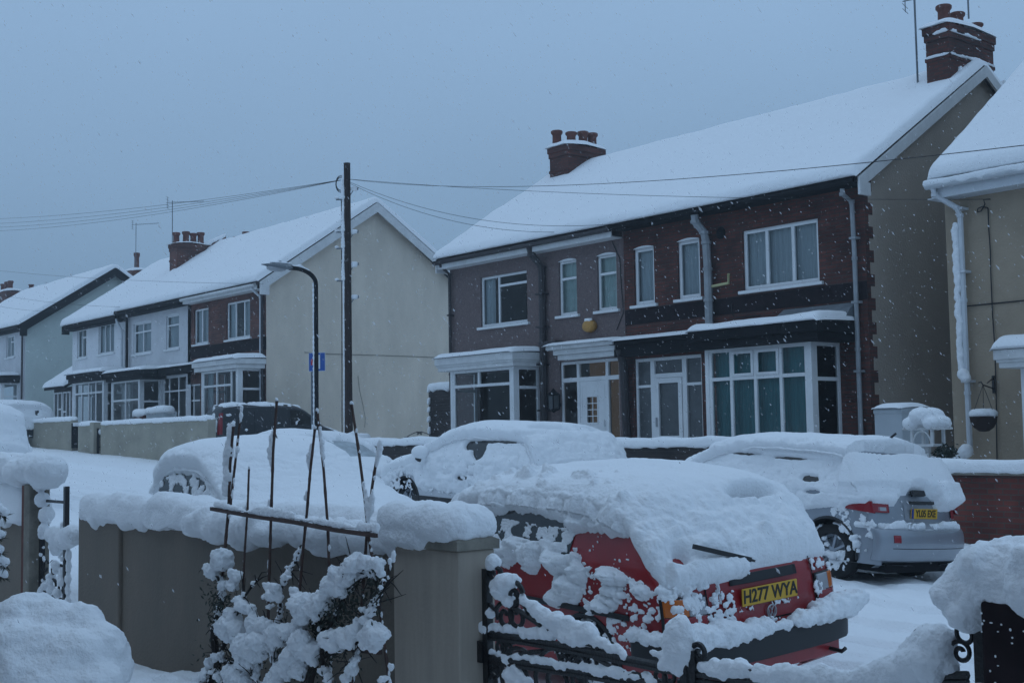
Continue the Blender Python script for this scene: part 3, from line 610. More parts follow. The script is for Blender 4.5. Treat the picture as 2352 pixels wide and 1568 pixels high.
    dp = pipe('drainpipe', [tuple(at('A4', 1447, 8, Y=19.9)), tuple(at('A4', 1447, 40, Y=19.92)), (px-.02, 20.2, at('A4', 1505, 85, Y=20.2)[2]), (px, 20.2, 5.), (px, 20.2, 3.3), (px, 20.2, .5)], .045, GREYP, bh, [(px, 20.2, at('A4', 1515, zz, Y=20.2)[2]) for zz in (302, 685, 1098)])
    # cables along the wall
    c = [at('A4', x, y_, Y=YF-.02) for x, y_ in ((785, 690), (787, 745), (805, 775), (860, 770), (960, 762))]; MB().tube([tuple(q) for q in c], .009, 5).build('wall_cable', CABLE, bh)
    ch = chimney(bh, -15.02, -14.48, 23.5, 25.2, 8.0, at('A5', 750, 150, X=-14.5, )[2], [(-14.75, 23.8, .5), (-14.75, 24.3, .44), (-14.75, 25.0, .34)], seed=8)
    a = at('A5', 612, 120, X=-15.2); am = MB(); am.tube([(-15.38, 23.72, 9.0), (-15.38, 23.72, 11.6)], .022, 6); am.build('aerial_mast', GALV, ch)
    aerial(ch, -15.38, 23.72, 11.0, at('A5', 600, 8, X=-15.38)[2]-11.0, 1.1, radians(18))
    MB().tube([(-14.9, 25.0, 10.6), (-14.9, 25.0, 13)], .02, 6).build('aerial_mast', GALV, ch)
    for k in range(7):
        y_ = 23.8+k*.28; snow_strip('snow_ledge', [(-14.48, y_, 9.15+.0*k), (-14.46, y_+.1, 9.2)], .1, .08, ch, 50+k)
pair()

def far_terrace():
    ze, zr = 6.92, 9.95
    xe, xa, xb, xc = -37.5, -43.05, -48.9, -54.55
    def house(x0, x1, m, label, dz=0, ends=(0, 0), seed=0, fm=BLACK, holes=(), zt=.0):
        h = empty('house', ((x0+x1)/2, 24, 1.3), label, 'house', HG)
        b = MB(); wall_front(b, x0, x1, zt, ze+dz, YF, holes); b.build('wall', m, h); MB().box(x0, x1, YB, YB+.02, 0, ze+dz).build('back_wall', m, h)
        roof(h, x0-(.25 if ends[0] else 0), x1+(.25 if ends[1] else .0), 19.93, ze+dz, YR, zr+dz, 28.9, ze+dz+.05, ends[0], ends[1], seed=seed, T=.2)
        gutter(h, x0+.01, x1, 19.93, ze+dz-.04, fm, fm, .14)
        return h
    G = rect('A1', 1050, 622, 808, 1127); H = rect('A1', 1225, 585, 783, 1352)
    gx0 = at('A1', 1015, 1000, Y=YF)[0]; gx1 = at('A1', 1083, 1000, Y=YF)[0]; 
    bx0, _, _, bz = rect('A1', 1090, 958, 1100, 1270, Y=19.4); bx1 = at('A1', 1288, 950, Y=19.4)[0]
    hb = house(xa, xe, BRICK2, 'brick terraced house at the corner with a tall blank cream gable', ends=(0, 1), seed=21, fm=WHITEP, holes=[G, H, (gx0, gx1, 1.4, 3.85), (bx0+.1, bx1-.1, 1.9, bz-.05)])
    g = MB(); gable(g, xe, YF, YB, 0, ze, YR, zr-.1); g.build('gable_wall', CREAM, hb)
    c = [at('A2', x, y, X=xe+.01) for x, y in ((285, 1057), (420, 1066), (640, 1072), (820, 1078), (980, 1084))]; MB().tube([tuple(q) for q in c], .012, 5).build('crack', STONE, hb)
    c = [at('A2', x, y, X=xe+.008) for x, y in ((565, 1180), (572, 1250), (590, 1330), (603, 1400), (600, 1450))]; MB().tube([tuple(q) for q in c], .008, 4).build('crack', STONE, hb)
    barge(hb, xe+.26, 19.93, ze, YR, zr, 28.9, ze+.05, WHITEP, h=.34)
    MB().box(xa+.01, xe+.01, YF-.005, YF, G[2]-.5, G[2]-.10).build('painted_band', BLACKB, hb)
    win(hb, *G, YF, cols=((.5, ()), (.5, ())), cur=CURT, curspan=((0, .7),), frame=WHITE); win(hb, *H, YF, cols=((.36, ()), (.36, ()), (.28, ())), cur=CURT, curspan=((0, .3), (.62, 1)))
    win(hb, gx0, gx1, 1.4, 3.85, YF, cols=((.4, (.24,)), (.6, (.24,))), sill=False)
    bay(hb, bx0, bx1, 19.4, .5, bz, 1.95, ((.42, (.23,)), (.42, (.23,)), (.16, ())), True, WHITEP, cur=CURT, curspan=((0, .15), (.8, .98)), mat_pl=BRICK2, side_cols=((1, (.3,)),), ch=.32, over=.2, seed=31, cx0=bx0-.35, sn=.16, frame=WHITE)
    px = at('A1', 1410, 700, Y=20.2)[0]
    pipe('drainpipe', [(px-.12, 19.92, 6.8), (px-.1, 19.95, 6.7), (px, 20.2, 6.45), (px, 20.2, .6)], .05, WPIPE, hb, [(px, 20.2, 5.2), (px, 20.2, 3.9)])
    px = xe-.1; pipe('drainpipe', [(px, 20.2, 6.8), (px, 20.2, 4.), (px, 20.2, .6)], .045, SOIL, hb)
    # off-white house
    I = rect('A1', 722, 698, 862, 818); J = rect('A1', 898, 655, 835, 968)
    px0 = at('A1', 878, 1000, Y=YF)[0]; px1 = at('A1', 1005, 1000, Y=YF)[0]; pz = at('A1', 878, 985, Y=YF)[2]
    bx0, _, _, bz = rect('A1', 603, 1012, 1100, 745, Y=19.5); bx1 = at('A1', 757, 1000, Y=19.5)[0]
    hw = house(xb, xa-.003, WREND2, 'off-white terraced house in the middle of the far row with a black bay fascia', seed=21, holes=[I, J, (px0, px1, 1.5, pz), (bx0+.1, bx1-.1, 2.1, bz-.05)], dz=0)
    win(hw, *I, YF, cols=((.5, (.3,)), (.5, (.3,))), cur=CURT, curspan=((0, 1),), arch=True); win(hw, *J, YF, cols=((1, (.3,)),), cur=CURT, curspan=((0, 1),), arch=True)
    win(hw, px0, px1, 1.5, pz, YF, cols=((.25, (.2,)), (.4, (.2,)), (.35, (.2,))), sill=False)
    bay(hw, bx0, bx1, 19.5, .6, bz, 2.1, ((.5, (.36,)), (.5, (.36,))), True, BLACK, mat_pl=WREND2, side_cols=((1, (.4,)),), ch=.34, over=.22, seed=33, cx0=bx0-.25, cx1=bx1+.55, sn=.14)
    k = MB(); ka = at('A1', 848, 945, Y=19.9)[0]; kb = at('A1', 1040, 920, Y=19.9)[0]; k.box(ka, kb, 19.95, YF-.002, pz+.04, pz+.3); cn = k.build('porch_canopy', BLACK, hw); roof_snow('snow_cover', ka-.04, kb+.04, [(19.9, pz+.3), (YF, pz+.33)], .1, cn, seed=35)
    pipe('drainpipe', [(xb+.42, 20.18, 6.8), (xb+.42, 20.18, 4.2)], .06, BLACK, hw)
    # white house
    K = rect('A1', 418, 730, 883, 467); Lw = rect('A1', 533, 703, 862, 618)
    bx0, _, _, bz = rect('A1', 400, 1018, 1100, 540, Y=19.5); bx1 = at('A1', 562, 1000, Y=19.5)[0]
    h1 = house(xc, xb-.003, WREND, 'bright white terraced house at the left end of the far row with a lean-to', dz=-.12, ends=(1, 0), seed=24, holes=[K, Lw, (bx0+.1, bx1-.1, 2.1, bz-.05)])
    g = MB(); gable(g, xc, YF, YB, 0, ze-.12, YR, zr-.22, True); g.build('gable_wall', WREND, h1)
    gable_cap = barge(h1, xc-.28, 19.93, ze-.12, YR, zr-.12, 28.9, ze-.07, BLACK, h=.25)
    win(h1, *K, YF, cols=((.5, (.0,)), (.5, (.3,))), cur=CURT, curspan=((0, .45),), arch=True); win(h1, *Lw, YF, cols=((.36, ()), (.32, ()), (.32, ())), cur=CURT, curspan=((0, 1),), arch=True)
    bay(h1, bx0, bx1, 19.5, .6, bz, 2.2, ((.25, (.22,)), (.25, (.22,)), (.25, (.22,)), (.25, (.22,))), True, BLACK, mat_pl=WREND, side_cols=((1, (.24,)),), ch=.34, over=.22, seed=37, cx0=bx0-.3, sn=.16)
    pipe('drainpipe', [(xb-.1, 19.95, 6.7), (xb-.08, 20.0, 6.5), (xb-.08, 20.18, 6.2), (xb-.08, 20.18, 4.)], .06, WPIPE, h1)
    e0 = at('A1', 290, 1045, Y=YF); e1 = at('A1', 385, 1040, Y=YF); l = MB(); l.box(xc-2.2, xc-.004, YF+.02, 24, .8, e0[2]); ln = l.build('lean_to', DKBRICK, h1)
    win(ln, xc-2.05, xc-1.1, 1.6, e0[2]-.2, YF-.04, cols=((.5, ()), (.5, (.3,))), sill=False, rec=.0); win(ln, xc-1.0, xc-.15, 1.6, e0[2]-.2, YF-.04, cols=((.5, (.35,)), (.5, ())), sill=False, rec=.0)
    roof_snow('snow_cover', xc-2.5, xc+.1, [(19.95, e0[2]+.02), (21.8, e0[2]+1.2)], .18, ln, seed=41)
    MB().hexa([(xc-2.45, 19.97, e0[2]-.1), (xc, 19.97, e0[2]-.1), (xc, 21.8, e0[2]+1.05), (xc-2.45, 21.8, e0[2]+1.05), (xc-2.45, 19.97, e0[2]+.01), (xc, 19.97, e0[2]+.01), (xc, 21.8, e0[2]+1.17), (xc-2.45, 21.8, e0[2]+1.17)]).build('lean_to_roof', BLACK, ln)
    # chimneys
    zt = at('A1', 1010, 262, X=-48.9)[2]; zt = at('A1', 990, 262, Y=22.6)[2]
    c = chimney(hw, -49.3, -48.6, 22.3, 23.55, 8.0, zt, [(-49.1, 22.5, .5), (-48.95, 22.85, .55), (-48.9, 23.15, .5), (-48.85, 23.45, .55)], bm=BRICK2, seed=51, side_snow=False, snow=.05)
    aerial(c, -49.15, 22.35, zt-.2, 2.0, 1.3, radians(48))
    m = MB(); m.hexa([(xb-.12, 23.5, 9.2), (xb+.12, 23.5, 9.2), (xb+.12, YR+.1, zr-.2), (xb-.12, YR+.1, zr-.2), (xb-.12, 23.5, 9.75), (xb+.12, 23.5, 9.75), (xb+.12, YR+.1, zr+.38), (xb-.12, YR+.1, zr+.38)]); m.build('parapet', BRICK2, hw)
    snow_strip('snow_cap', [(xb, 23.45, 9.76), (xb, YR+.15, zr+.39)], .3, .12, hw, 59)
    k = at('A1', 1320, 240, Y=26.2); chimney(hb, k[0]-.9, k[0]+.5, 25.8, 26.5, 8.5, k[2]-.15, [(k[0]-.6, 26.15, .35), (k[0]-.1, 26.15, .3), (k[0]+.25, 26.15, .45)], bm=BRICK2, seed=52, side_snow=False, snow=.05)
    k = at('A1', 735, 415, Y=27.5); c = chimney(h1, k[0]-1.0, k[0]+.5, 27.1, 28, 7.5, k[2], [(k[0]+.1, 27.5, 1.0)], bm=BRICK2, seed=53, side_snow=False); aerial(c, k[0]+.45, 27.3, k[2]+.1, 2.4, 1.3, radians(40))
far_terrace()

def left_house():
    x1 = -60.45; x0 = -73.; ze = 7.3; zr = 10.25
    h = empty('house', (-66, 24, 2), 'pale green-white gabled house with dark bargeboards at the far left edge', 'house', HG)
    wn = rect('A1', 35, 765, 880, 80); bw = at('A1', 0, 1000, Y=19.5)[0]; b1 = at('A1', 45, 1010, Y=19.5)
    b = MB(); wall_front(b, x0, x1, 0, ze, YF, [wn, (x1-4.4, x1-1.6, 2.4, b1[2]-.1)]); b.build('wall', WREND2, h); MB().box(x0, x1, YB, YB+.02, 0, ze).build('back_wall', WREND2, h)
    g = MB(); gable(g, x1, YF, YB, 0, ze, YR, zr-.1); g.build('gable_wall', CREAM2, h)
    roof(h, x0, x1+.3, 19.93, ze, YR, zr, 28.9, ze+.05, 0, 1, seed=61, T=.2); gutter(h, x0, x1+.2, 19.93, ze-.04, BLACK, BLACK, .14); barge(h, x1+.31, 19.93, ze, YR, zr, 28.9, ze+.05, BLACK, h=.42)
    win(h, *wn, YF, cols=((.45, ()), (.55, (.3,))), cur=CURT, curspan=((0, .4),))
    bay(h, x1-4.4, x1-.9, 19.5, .9, b1[2], 2.6, ((.3, (.3,)), (.35, (.3,)), (.35, (.3,))), True, BLACK, mat_pl=BRICK2, side_cols=((1, (.3,)),), ch=.34, over=.25, seed=63, sn=.16, cur=CURT, curspan=((0, .4),))
    pipe('drainpipe', [(x1-.15, 20.2, ze-.1), (x1-.15, 20.2, 3.9)], .05, SOIL, h)
    k = at('A1', 35, 530, Y=YR); c = chimney(h, k[0]-1.6, k[0]+1.2, YR-.4, YR+.5, 8.8, k[2], [(k[0]-.6, YR, .6), (k[0]+.1, YR, .65), (k[0]+.7, YR, .65), (k[0]+2.4, YR+.6, .3)], bm=BRICK2, seed=65, side_snow=False)
    k = at('A1', 268, 485, Y=YR+2); aerial(h, k[0], YR+2, k[2]-1.3, 1.3, 1.2, radians(45))
left_house()

def right_house():
    x0 = -12.72; x1 = -1.5; ze = 6.1; zr = 9.55
    h = empty('house', (-7, 24, .4), 'tan rendered house at the right edge with a snow edged white drainpipe', 'house', HG)
    k = at('A6', 870, 530, Y=19.4); bx0 = at('A6', 945, 600, Y=19.45)[0]
    b = MB(); wall_front(b, x0, x1, 0, ze, YF, [(bx0+.15, bx0+2.3, 1.2, 2.75)]); b.build('wall', TANR, h); MB().box(x0, x1, YB, YB+.02, 0, ze).build('back_wall', TANR, h)
    g = MB(); gable(g, x0, YF, YB, 0, ze, YR, zr-.1, True); g.build('gable_wall', TANR, h); g = MB(); gable(g, x1, YF, YB, 0, ze, YR, zr-.1); g.build('gable_wall', TANR, h)
    roof(h, x0-.0, x1+.2, 19.88, ze+.02, YR, zr, 28.9, ze+.1, 1, 1, seed=71, T=.21)
    gb = MB(); gb.tube([(x0-.04, 19.8, ze-.08), (x1, 19.8, ze-.08)], .07, 8); gu = gb.build('gutter', WPIPE, h, smooth=True); snow_strip('snow_cap', [(x0-.1, 19.79, ze-.04), (x1, 19.79, ze-.04)], .15, .06, gu, 72, drop=.06, amp=.3)
    f = MB(); f.box(x0-.0, x1, 19.9, 19.93, ze-.3, ze-.06); f.box(x0-.1, x1, 19.93, YF-.003, ze-.3, ze-.28); f.build('fascia', WPIPE, h)
    px = at('A5', 768, 1200, Y=20.15)[0]; zb = at('A6', 700, 985, Y=20.15)[2]
    dpo = pipe('drainpipe', [(px-.3, 19.82, ze-.1), (px-.28, 19.84, ze-.25), (px-.03, 20.1, ze-.48), (px, 20.16, ze-.62), (px, 20.16, 4.), (px, 20.16, 2.4), (px, 20.16, zb)], .05, WPIPE, h, [(px, 20.16, 5.6), (px, 20.16, 4.5), (px, 20.16, 2.6)])
    rq = random.Random(6); P = [(px-.085, 20.12, z) for z in np.linspace(5.3, 2.75, 60)]; bl = [((p[0]+.02*rq.uniform(-1, 1), p[1], p[2]), (.045+.025*rq.random(), .05, .08)) for i, p in enumerate(P)]
    blob('snow', bl, dpo, voxel=.018, disp=.012, ns=.05)
    blob('snow', [((px-.02, 20.08, 2.72), .11), ((px+.02, 20.08, 2.66), .10), ((px+.02, 20.0, zb+.06), .13), ((px-.1, 20.0, zb-.03), .11), ((px-.35, 19.95, zb-.07), (.2, .12, .06)), ((px-.7, 19.95, zb-.07), (.25, .12, .05))], dpo, voxel=.02, disp=.012, ns=.05)
    # white bay at the picture edge
    b1 = bx0+2.4; bay(h, bx0, b1, 19.45, 0, k[2]-.14, 1.15, ((.5, (.3,)), (.5, (.3,))), True, WHITEP, cur=CURT, mat_pl=TANR, ch=.3, over=.3, seed=75, sn=.22, cornice=True)
    # cables on the wall
    a = [at('A6', x, y, Y=YF-.02) for x, y in ((665, 272), (960, 243))]; MB().tube([tuple(q) for q in a]+[(x1, YF-.02, a[1][2])], .012, 5).build('wall_cable', CABLE, h)
    a = [at('A5', x, y, Y=YF-.03) for x, y in ((930, 1188), (934, 1300), (943, 1430), (946, 1560))]+[at('A6', x, y, Y=YF-.03) for x, y in ((808, 300), (820, 480), (826, 700), (830, 1010))]
    lp = [at('A5', x, y, Y=YF-.05) for x, y in ((942, 1136), (905, 1138), (912, 1165), (890, 1205), (868, 1210), (872, 1190), (900, 1178), (925, 1186))]
    MB().tube([tuple(q) for q in lp+a], .011, 5).build('wall_cable', CABLE, h)
    # hanging basket on its bracket
    br = empty('wall_bracket', tuple(at('A6', 810, 690, Y=YF)), 'black iron wall bracket holding the hanging basket', 'bracket')
    pt = at('A6', 810, 605, Y=YF-.02); pb = at('A6', 811, 690, Y=YF-.02); tip = at('A6', 762, 650, Y=19.75)
    b = MB(); b.box(pt[0]-.02, pt[0]+.02, YF-.03, YF-.001, pb[2], pt[2]); b.tube([(pt[0], YF-.03, pb[2]+.08), (tip[0], 19.75, tip[2])], .012, 6); b.tube([(pt[0], YF-.03, pt[2]-.05), (tip[0]+.05, 19.8, tip[2]+.03)], .01, 6); b.tube([tuple(tip), (tip[0]-.02, 19.73, tip[2]+.05), (tip[0]-.05, 19.7, tip[2]+.04)], .01, 6); b.build('iron', IRON, br)
    bc = at('A6', 765, 812, Y=19.75); bk = empty('hanging_basket', (bc[0], bc[1], bc[2]-.22), 'dark round hanging basket heaped with snow on the tan wall', 'hanging basket')
    m = MB(); m.lathe((bc[0], bc[1], bc[2]), [(.01, -.22), (.08, -.21), (.16, -.15), (.21, -.06), (.22, .02), (.23, .03), (.2, .035), (.01, .03)], 20); m.build('bowl', PLANTER, bk, smooth=True)
    c = MB(); 
    for ang in (0, 2.1, 4.2): c.tube([(bc[0]+.21*cos(ang), bc[1]+.21*sin(ang), bc[2]+.03), (tip[0], tip[1], tip[2])], .005, 4)
    c.build('chain', IRON, bk)
    blob('snow', [((bc[0]+.1*cos(i), bc[1]+.1*sin(i), bc[2]+.08), (.15, .15, .09)) for i in range(6)], bk, voxel=.018, disp=.012, ns=.05)
right_house()
# ------------------------------------------------------------------ garden walls across the road
def gwall(x0, x1, y, zt, m, label, th=.22, coping=None, sn=.16, seed=0, drop=1.6, group='garden walls across the road', ends=(1, 1), piers=()):
    w = empty('garden_wall', ((x0+x1)/2, y, gz1((x0+x1)/2, y)), label, 'wall', group)
    MB().box(x0, x1, y, y+th, zt-drop, zt-.003).build('wall_body', m, w)
    for p in piers: MB().box(p-.17, p+.17, y-.05, y+th+.05, zt-drop, zt+.08).build('pier', m, w)
    if coping: MB().box(x0-.02, x1+.02, y-.035, y+th+.035, zt, zt+.05).build('coping', coping, w, bevel=.008); zt += .05
    snow_strip('snow_cap', [(x0-.02, y+th/2, zt), (x1+.02, y+th/2, zt)], th+.06, sn, w, seed, amp=.22, drop=.03, step=.07, over=.02, ends=ends)
    return w
gwall(-10.5, 0, 16, 1.15, BRICKW, 'red brick garden wall with a pale coping in front of the tan house', coping=STONE, sn=.17, seed=101)
gwall(-20.4, -14.0, 16, 1.58, DKBRICK, 'dark garden wall before the brick house behind the parked cars', seed=102, sn=.15)
gwall(-27.6, -22.15, 16, 1.66, DKBRICK, 'dark brown garden wall before the pebbledashed house', seed=103, sn=.15)
a = at('D', 232, 967, Y=16.5); c = at('D', 480, 965, Y=16.5)
w = gwall(-41.75, -33.9, 16.5, 2.42, WALLR, 'long cream rendered corner garden wall before the far terrace', seed=104, sn=.13, th=.25, drop=1.9)
gwall(-43.75, -42.25, 16.5, 2.42, WALLR, 'short cream wall stub between two gateways by the far terrace', seed=105, sn=.13, th=.3, drop=1.7, piers=(-42.4,))
gwall(-52.5, -44.6, 16.6, 2.62, WALLR, 'long low cream wall at the left of the far gateway', seed=106, sn=.14, th=.22, drop=1.7)
for x, lab in ((-44.35, 'narrow dark open gate beside the long low cream wall'), (-42.05, 'black iron gate at the left end of the cream corner wall')):
    g = empty('garden_gate', (x, 16.6, gz1(x, 16.6)), lab, 'gate', 'far garden gates')
    b = MB(); z0 = gz1(x, 16.6)+.1
    if x < -43: b.box(x-.03, x+.03, 16.5, 17.4, z0, 2.5)
    else:
        b.box(x-.03, x+.03, 16.5, 16.56, z0-.1, 2.3)
        for i in range(7): b.tube([(x, 16.6+i*.12, z0), (x, 16.6+i*.12, 2.2-.1*i*.3)], .012, 5)
        b.box(x-.02, x+.02, 16.5, 17.4, z0+.1, z0+.14); b.box(x-.02, x+.02, 16.5, 17.4, 2.0, 2.04)
    b.build('gate_leaf', BLACK, g); snow_strip('snow_cap', [(x, 16.5, 2.45 if x < -43 else 2.2), (x, 17.4, 2.45 if x < -43 else 2.1)], .12, .07, g, 5, amp=.5)
w = empty('garden_wall', (-28.2, 20.4, 1), 'tall dark brick wall stub with a snow cap against the left corner of the pebbledashed house', 'wall')
k = at('D', 995, 885, Y=20.6); MB().box(-28.55, XL-.03, 20.35, 20.6, .4, k[2]-.1).build('wall_body', DKBRICK, w); snow_strip('snow_cap', [(-28.65, 20.45, k[2]-.1), (XL, 20.45, k[2]-.1)], .34, .16, w, 9, amp=.2)
for i in range(9):
    zz = .9+i*.27; snow_strip('snow_ledge', [(-28.57, 20.33, zz), (-28.44, 20.31, zz+.05)], .1, .07, w, 20+i, amp=.6)
w = empty('garden_wall', (-29.9, 18.6, .8), 'very low snow capped wall beside the side road', 'wall')
MB().box(-31.2, -28.9, 18.5, 18.7, .6, 1.78).build('wall_body', DKBRICK, w); snow_strip('snow_cap', [(-31.2, 18.6, 1.78), (-29.3, 18.6, 1.78)], .3, .13, w, 11); snow_strip('snow_cap', [(-29.7, 18.6, 1.8), (-28.85, 18.6, 1.8)], .34, .16, w, 12)
g = empty('iron_railing', (-28.3, 20, .9), 'ornate low iron railing against the dark wall stub', 'railing')
b = MB(); b.tube([(-29.2, 20, 1.82), (-27.75, 20, 1.82)], .014, 6); b.tube([(-29.2, 20, 1.1), (-27.75, 20, 1.1)], .014, 6)
for i in range(15): b.tube([(-29.2+i*.1, 20, 1.1), (-29.2+i*.1, 20, 1.82)], .009, 5)
for s in (-1, 1):
    b.tube([(-28.5+s*(.05+.25*t*cos(t*5)), 20, 1.86+.12*t*abs(sin(t*4))+.02) for t in np.linspace(.1, 1, 16)], .010, 5)
    b.tube([(-28.5+s*x, 20, 1.83+.13*cos(x*2.6)) for x in np.linspace(0, .6, 10)], .012, 5)
b.build('iron', IRON, g)
def snow_bush(name, c, r, label, seed=0, n=40, vox=.035):
    rn = random.Random(seed); t = empty(name, (c[0], c[1], c[2]), label, 'bush')
    bl = []
    for i in range(n):
        a = rn.uniform(0, 2*pi); e_ = rn.uniform(0, 1)**.6*pi/2
        bl.append(((c[0]+r[0]*cos(a)*cos(e_)*.8, c[1]+r[1]*sin(a)*cos(e_)*.8, c[2]+r[2]*sin(e_)*.85), rn.uniform(.22, .34)*min(r)))
    bl.append(((c[0], c[1], c[2]+r[2]*.3), (r[0]*.85, r[1]*.85, r[2]*.6)))
    blob('snow', bl, t, voxel=vox, disp=.03, ns=.1)
    st = MB()
    for i in range(26):
        a = rn.uniform(0, 2*pi); q = rn.uniform(.4, .95)
        st.tube([(c[0], c[1], c[2]-.1), (c[0]+r[0]*cos(a)*q*.6, c[1]+r[1]*sin(a)*q*.6, c[2]+r[2]*.4), (c[0]+r[0]*cos(a)*q*1.05, c[1]+r[1]*sin(a)*q*1.05, c[2]+r[2]*rn.uniform(.3, .8))], [.02, .012, .004], 5)
    st.build('branches', BARK, t); return t
k = at('D', 812, 985, Y=17.3); snow_bush('bush', (k[0], 17.3, gz1(k[0], 17)), (.75, .5, k[2]-gz1(k[0], 17)-.05), 'small snow buried bush behind the dark brown garden wall', 3)
# storage boxes behind the cream wall
for i, (xa, xb, yt, yb_) in enumerate(((722, 775, 1172, 1205), (790, 882, 1160, 1205))):
    k0 = at('A1', xa, yt+14, Y=18.2); k1 = at('A1', xb, yt+14, Y=18.2)
    t = empty('storage_box', ((k0[0]+k1[0])/2, 18.4, gz1(k0[0], 18)), ['small brown storage box behind the cream corner wall', 'larger storage box with a thick snow lid behind the cream corner wall'][i], 'box')
    MB().box(k0[0], k1[0], 18.2, 18.7, gz1(k0[0], 18), k0[2]).build('box_body', TERRA if i == 0 else METALBOX, t, bevel=.02); snow_strip('snow_cap', [(k0[0]-.12, 18.4, k0[2]), (k1[0]+.1, 18.4, k0[2])], .6, .2, t, 15+i, amp=.3)
# pale metal cabinet, bird house, plant by the tan house
k0 = at('A6', 235, 762, Y=18); k1 = at('A6', 368, 755, Y=18); t = empty('metal_cabinet', ((k0[0]+k1[0])/2, 18.3, gz1(-12.5, 18)), 'tall pale metal cabinet standing between the brick house and the tan house', 'cabinet')
b = MB(); b.box(k0[0], k1[0], 18, 18.75, gz1(-12.5, 18), k0[2]); b.box(k0[0]-.012, k1[0]+.012, 17.988, 18.762, k0[2]-.10, k0[2]-.02); b.build('cabinet_body', METALBOX, t, bevel=.02)
roof_snow('snow_cover', k0[0]-.02, k1[0]+.02, [(17.98, k0[2]), (18.4, k0[2]+.01), (18.77, k0[2])], .07, t, seed=3, step=.05)
kb = at('A6', 474, 935, Y=16.9); kt = at('A6', 476, 800, Y=16.9); hw = .20
t = empty('bird_house', (kb[0], 17.0, gz1(-11, 17)), 'white wooden bird house under a thick snow roof behind the brick garden wall', 'bird house')
zb, za = kb[2], kb[2]+.33; b = MB(); b.box(kb[0]-hw, kb[0]+hw, 16.85, 17.2, zb-.04, zb); b.build('floor', WHITEP, t, bevel=.006)
b = MB(); b.box(kb[0]-.03, kb[0]+.03, 16.99, 17.05, gz1(-11, 17), zb-.041); b.build('post', WHITEP, t)
b = MB()
for s in (-1, 1):
    b.box(kb[0]+s*(hw-.03)-.02, kb[0]+s*(hw-.03)+.02, 16.86, 16.9, zb, zb+.24); b.box(kb[0]+s*(hw-.03)-.02, kb[0]+s*(hw-.03)+.02, 17.15, 17.19, zb, zb+.24)
    b.beam((kb[0]+s*(hw-.01), 16.88, zb+.22), (kb[0], 16.88, zb+.38), .03, .035, (0, 1, 0))
for s in (-1, 1): b.tube([(kb[0]+s*.15*cos(q), 16.87, zb+.19*sin(q)) for q in np.linspace(0, pi/2, 8)], .013, 6)
b.box(kb[0]-hw+.02, kb[0]+hw-.02, 16.865, 16.89, zb+.21, zb+.24); b.build('frame', WHITEP, t)
b = MB()
for s in (-1, 1): b.hexa([(kb[0], 16.78, zb+.40), (kb[0]+s*.27, 16.78, zb+.21), (kb[0]+s*.27, 17.27, zb+.21), (kb[0], 17.27, zb+.40), (kb[0], 16.78, zb+.425), (kb[0]+s*.27, 16.78, zb+.235), (kb[0]+s*.27, 17.27, zb+.235), (kb[0], 17.27, zb+.425)])
b.build('roof', WHITEP, t)
blob('snow', [((kb[0]+s*.17, y, zb+.31), (.14, .15, .11)) for s in (-1, 1) for y in (16.88, 17.02, 17.15)]+[((kb[0], y, zb+.42), (.2, .17, .13)) for y in (16.88, 17.15)], t, voxel=.018, disp=.012, ns=.05)
k = at('A6', 540, 960, Y=16.8); t = empty('plant_pot', (k[0], 16.9, gz1(-10.9, 17)), 'dark plant in a pot beside the white bird house', 'plant pot')
b = MB().lathe((k[0], 16.9, gz1(-10.9, 17)), [(.01, 0), (.16, 0), (.22, .9), (.24, .95), (.01, .95)], 14); b.build('pot', DKBRICK, t)
rn = random.Random(5); b = MB()
for i in range(500):
    c = Vector((k[0]+.08+rn.gauss(0, .07), 16.9+rn.gauss(0, .07), k[2]+rn.gauss(-.06, .05))); a = Vector((rn.gauss(0, 1), rn.gauss(0, 1), rn.gauss(0, 1))).normalized()*.035; d = a.orthogonal().normalized()*.012
    b.add([c-a, c+d, c+a, c-d], [(0, 1, 2, 3)])
b.build('leaves', LEAF, t)
# ------------------------------------------------------------------ pole, lamp, sign, wires
P0 = at('D', 797, 375, d=33.); px, py = P0[0], P0[1]; pz0 = gz1(px, 15)-.1
pole = empty('telegraph_pole', (px, py, pz0), 'dark brown wooden telegraph pole with climbing steps in front of the cream gable', 'pole')
MB().tube([(px, py, pz0), (px, py, 3), (px, py, P0[2])], [.115, .10, .085], 14).build('timber', TIMBER, pole, smooth=True)
MB().lathe((px, py, P0[2]), [(.085, -.02), (.09, 0), (.01, .02)], 14).build('cap', TIMBER, pole)
# sd = picture-left as a ground direction
LD = -_r0
for (v, x, y, s) in (('A2', 540, 208, 1), ('A2', 480, 262, -1), ('A2', 480, 434, -1), ('A2', 545, 434, 1), ('A2', 480, 520, -1), ('A2', 545, 604, 1), ('A2', 480, 690, -1), ('A2', 548, 776, 1)):
    z = at(v, x, y, d=33.)[2]; D = -LD*s; b = MB(); a = Vector((px, py, z))+Vector(D)*.07; e_ = Vector((px, py, z))+Vector(D)*.27
    b.beam(a, e_, .035, .03); b.beam(a-Vector((0, 0, .16)), e_-Vector(D)*.1, .02, .02); b.tube([e_-Vector((0, 0, .02)), e_+Vector((0, 0, .05))], .014, 5); st = b.build('step', GALV, pole)
    if s < 0: blob('snow', [(tuple(a+Vector(D)*.02+Vector((0, 0, .05+.09*q))), (.085*(1-q*.12), .085, .07)) for q in range(6)]+[(tuple(e_+Vector((0, 0, .04))), (.07, .07, .035))], st, voxel=.02, disp=.008, ns=.05)
    else: snow_strip('snow_cap', [tuple(a+Vector((0, 0, .02))), tuple(e_+Vector((0, 0, .02)))], .08, .05, st, 3)
